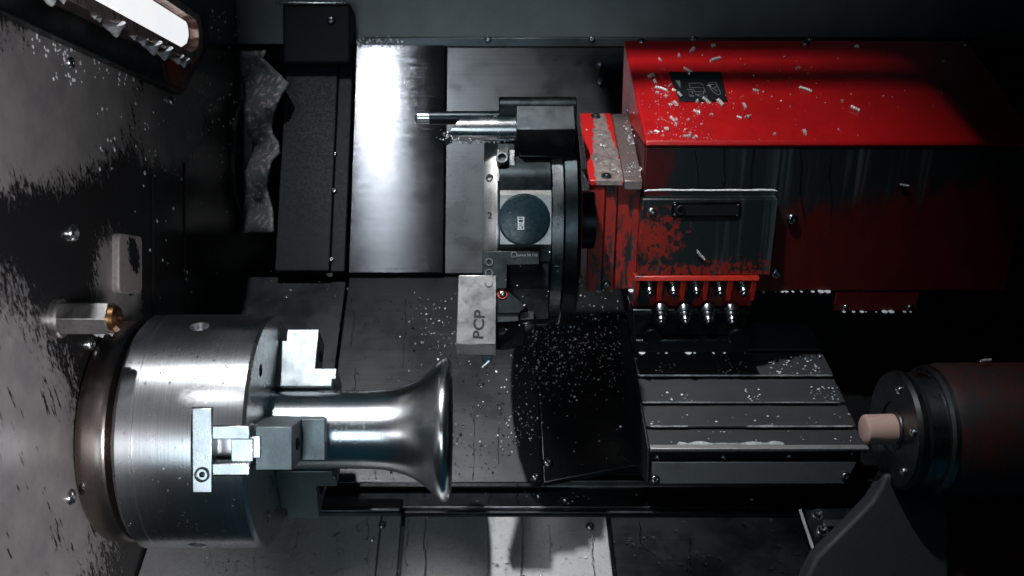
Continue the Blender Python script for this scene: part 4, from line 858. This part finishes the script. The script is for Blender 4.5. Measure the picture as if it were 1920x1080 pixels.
# coolant drops
def drops(name, plane, boxes, label, size=(.0006, .0016), mat='coolant', el=(1.0, 1.5), lift=0):
    mb = MB()
    dn = -(Vector((0, 0, 1))-plane.n*plane.n.z).normalized() if abs(plane.n.z) < .98 else XA
    for (x0, y0, x1, y1, cnt) in boxes:
        for _ in range(cnt):
            s = random.uniform(*size)*random.choice((.6, .7, .9, 1, 1.2)); mb.bead(plane.hit(random.uniform(x0, x1), random.uniform(y0, y1), lift), plane.n, s, .45, random.uniform(*el), dn, 7)
    o = mb.build(name, mat, angle=60); return tag(o, label, 'coolant', kind='stuff')
drops('coolant_drops', SPL, [(655, 680, 1010, 900, 150), (850, 690, 1015, 890, 130), (1022, 700, 1180, 880, 30), (650, 520, 880, 690, 50)], 'coolant drops beaded over the sloping sheets')
drops('coolant_drops', BPL, [(380, 965, 700, 1080, 260), (718, 970, 750, 1080, 20), (756, 970, 1140, 1080, 200), (1150, 970, 1500, 1080, 80)], 'coolant drops beaded over the bottom tray sheets')
drops('coolant_drops', Plane(off(kp(600), nk, -.001), off(kp(840), nk, -.001)), [(1230, 680, 1270, 700, 16), (1340, 672, 1400, 700, 26), (1440, 665, 1540, 700, 50), (1240, 735, 1300, 752, 14), (1398, 728, 1425, 752, 14), (1520, 725, 1572, 752, 26), (1220, 775, 1600, 798, 22), (1250, 808, 1600, 830, 16)], 'white coolant drops clustered on the slatted slide cover', (.0005, .0011), 'foam')
drops('coolant_drops', wallp, [(100, 60, 330, 160, 150), (60, 40, 200, 110, 60), (180, 150, 420, 320, 60), (250, 320, 430, 560, 26), (380, 20, 450, 300, 60)], 'bright coolant drops sprayed over the upper left wall', (.0008, .0020), 'foam')
drops('coolant_drops', UPL, [(680, 300, 900, 510, 40)], 'few small coolant drops on the bright way cover', (.0005, .0011))
mb = MB()
for _ in range(190):
    dg = random.uniform(-60, 75); x = random.uniform(XB+.004, XF-.006); n = radial(dg)
    if abs(dg-PHJ) < 23 and x > -.252: continue
    mb.bead(SP+XA*x+n*RC, n, random.uniform(.0005, .0011), .4, random.uniform(1, 1.8), -u0, 7)
tag(mb.build('coolant_drops', 'coolant', angle=60), 'coolant drops clinging to the round chuck body', 'coolant', kind='stuff')
mb = MB()
for _ in range(60):
    dg = random.uniform(-20, 20); x = random.uniform(xs(600), xs(720)); n = radial(dg); mb.bead(SP+XA*x+n*.0373, n, random.uniform(.0004, .0009), .4, 1.2, -u0, 7)
tag(mb.build('coolant_drops', 'coolant', angle=60), 'tiny coolant drops on the polished flared tube', 'coolant', kind='stuff')
# hanging drops along edges
def hanging(name, a, b_, cnt, size, label, mat='foam', nrm=None):
    mb = MB(); a = Vector(a); b_ = Vector(b_)
    for k in range(cnt):
        t = (k+random.uniform(0, 1))/cnt; p = a.lerp(b_, t); s = size*random.choice((.35, .5, .7, .9, 1.2))
        mb.lathe([(-s*.4, 0), (-s*.3, s*1.3), (s*.1, s*1.05), (s*.55, s*.62), (s*.95, s*.42), (s*1.2, s*.2), (s*1.28, 0)], p, (0, 0, -1), 10)
    return tag(mb.build(name, mat, angle=60), label, 'coolant', kind='stuff')
hanging('hanging_drops', lq(-.33, -.001, XL-.004), lq(LE-.046, -.001, XL-.004), 13, .0066, 'row of pale coolant drops hanging under the machine lamp')
hanging('hanging_drops', yz(H547)+XA*xx(1428, 1.04), yz(H547)+XA*xx(1560, 1.04), 9, .0024, 'coolant drops hanging from the lower edge of the red housing front')
hb_ = lerp(Ht, Hf, 1.035); hanging('hanging_drops', yz(hb_)+XA*xx(1570, 1.05), yz(hb_)+XA*xx(1720, 1.05), 9, .0022, 'coolant drops hanging from the red skirt panel')
hanging('hanging_drops', yz(m3b)+XA*(MX0+.006), yz(m3b)+XA*(MX1-.006), 8, .0024, 'coolant drops hanging under the black clamp bar')
hanging('hanging_drops', yz(Cf_)+XA*(CX0+.002), yz(Cf_)+XA*(CX1-.002), 4, .0030, 'coolant drops hanging under the red collar')
hanging('hanging_drops', hx+XA*(XW+.030)-UP*.0135, hx+XA*(XW+.048)-UP*.0135, 3, .0034, 'coolant drops hanging under the hexagonal nozzle')
hanging('hanging_drops', bc+XA*xx(838, .86)-bu*.0108, bc+XA*(bx0-.002)-bu*.0108, 12, .0021, 'small drops hanging under the near boring bar')
# films of coolant lying on ledges
def film(name, pl, x0, x1, y, wd, label, amp=.5):
    mb = MB(); n = 40; vs = []
    up = (UP-pl.n*UP.dot(pl.n)).normalized()
    for i in range(n+1):
        px = x0+(x1-x0)*i/n; p = pl.hit(px, y, 0); h = wd*(1-amp+amp*abs(math.sin(i*.33+wd*900)*math.sin(i*.11+1)))*(0.25 if i in (0, n) else 1)
        vs += [p+up*h-pl.n*.0006, p+up*h*.5+pl.n*.0013, p-pl.n*.0006]
    fs = []
    for i in range(n): fs += [[3*i, 3*i+3, 3*i+4, 3*i+1], [3*i+1, 3*i+4, 3*i+5, 3*i+2], [3*i+2, 3*i+5, 3*i+3, 3*i]]
    mb.add(vs, fs); return tag(mb.build(name, 'foam', angle=70), label, 'coolant', kind='stuff')
KPL = Plane(off(kp(600), nk, -.0012), off(kp(840), nk, -.0012))
film('coolant_film', KPL, 1270, 1470, 833, .0055, 'white coolant film pooled on the lowest slat of the slide cover', .8)
film('coolant_film', KPL, 1400, 1600, 800, .0025, 'thin white coolant film on the fourth slat edge', .6)
film('coolant_film', KPL, 1220, 1290, 800, .0022, 'short white coolant film at the left of the fourth slat edge', .6)
film('coolant_film', KPL, 1200, 1560, 704.5, .0014, 'thin coolant film along the second slat edge', .6)
film('coolant_film', KPL, 1205, 1575, 755, .0013, 'thin coolant film along the third slat edge', .6)
film('coolant_film', APL, 1208, 1458, 359, .0028, 'white coolant bead along the top edge of the black access cover', .25)

# thin runs of coolant down the sheets
def runs(pl, items, label):
    mb = MB()
    for (px, y0, y1, wig, r) in items:
        pts = []; n = 14; x = px
        for i in range(n+1):
            y = y0+(y1-y0)*i/n; x += random.uniform(-wig, wig); pts.append(pl.hit(x, y, -r*.45))
        mb.tube(pts, [r*random.uniform(.55, 1.1) for _ in pts], 6)
    tag(mb.build('coolant_runs', 'coolant', angle=70), label, 'coolant', kind='stuff')
runs(BPL, [(800, 968, 1090, 2.2, .0011), (912, 968, 1090, 1.0, .0009), (978, 966, 1095, 1.4, .0011), (768, 975, 1060, 3, .0008), (690, 968, 1095, 4, .0009), (1110, 1000, 1095, 2, .0008), (1030, 985, 1050, 1, .0007), (560, 985, 1090, 3, .0008), (470, 990, 1090, 3, .0008), (1200, 975, 1020, 2, .0008), (1290, 1000, 1090, 2, .0007)], 'thin winding coolant runs down the bottom tray sheets')
runs(SPL, [(888, 770, 900, 1.2, .0008), (668, 690, 760, 2.5, .0008), (660, 560, 650, 3, .0007), (1050, 840, 895, 3, .0008), (1066, 850, 900, 3, .0007), (760, 560, 690, 1.5, .0007), (935, 800, 870, 1, .0007), (700, 870, 900, 3, .0009)], 'thin coolant runs down the sloping sheets')
runs(gpl, [(920, 912, 950, 2, .0009), (975, 912, 950, 2, .0009), (760, 915, 950, 2, .0008), (800, 912, 950, 2, .0008), (1140, 912, 950, 3, .0008)], 'short coolant runs across the dark rail gutter')
runs(HFP, [(1357, 270, 350, 2.5, .0006), (1412, 268, 352, 2.5, .0006), (1300, 275, 350, 1.5, .0006), (1505, 270, 420, 3, .0006), (1560, 290, 420, 3, .0005)], 'faint coolant runs down the housing front')
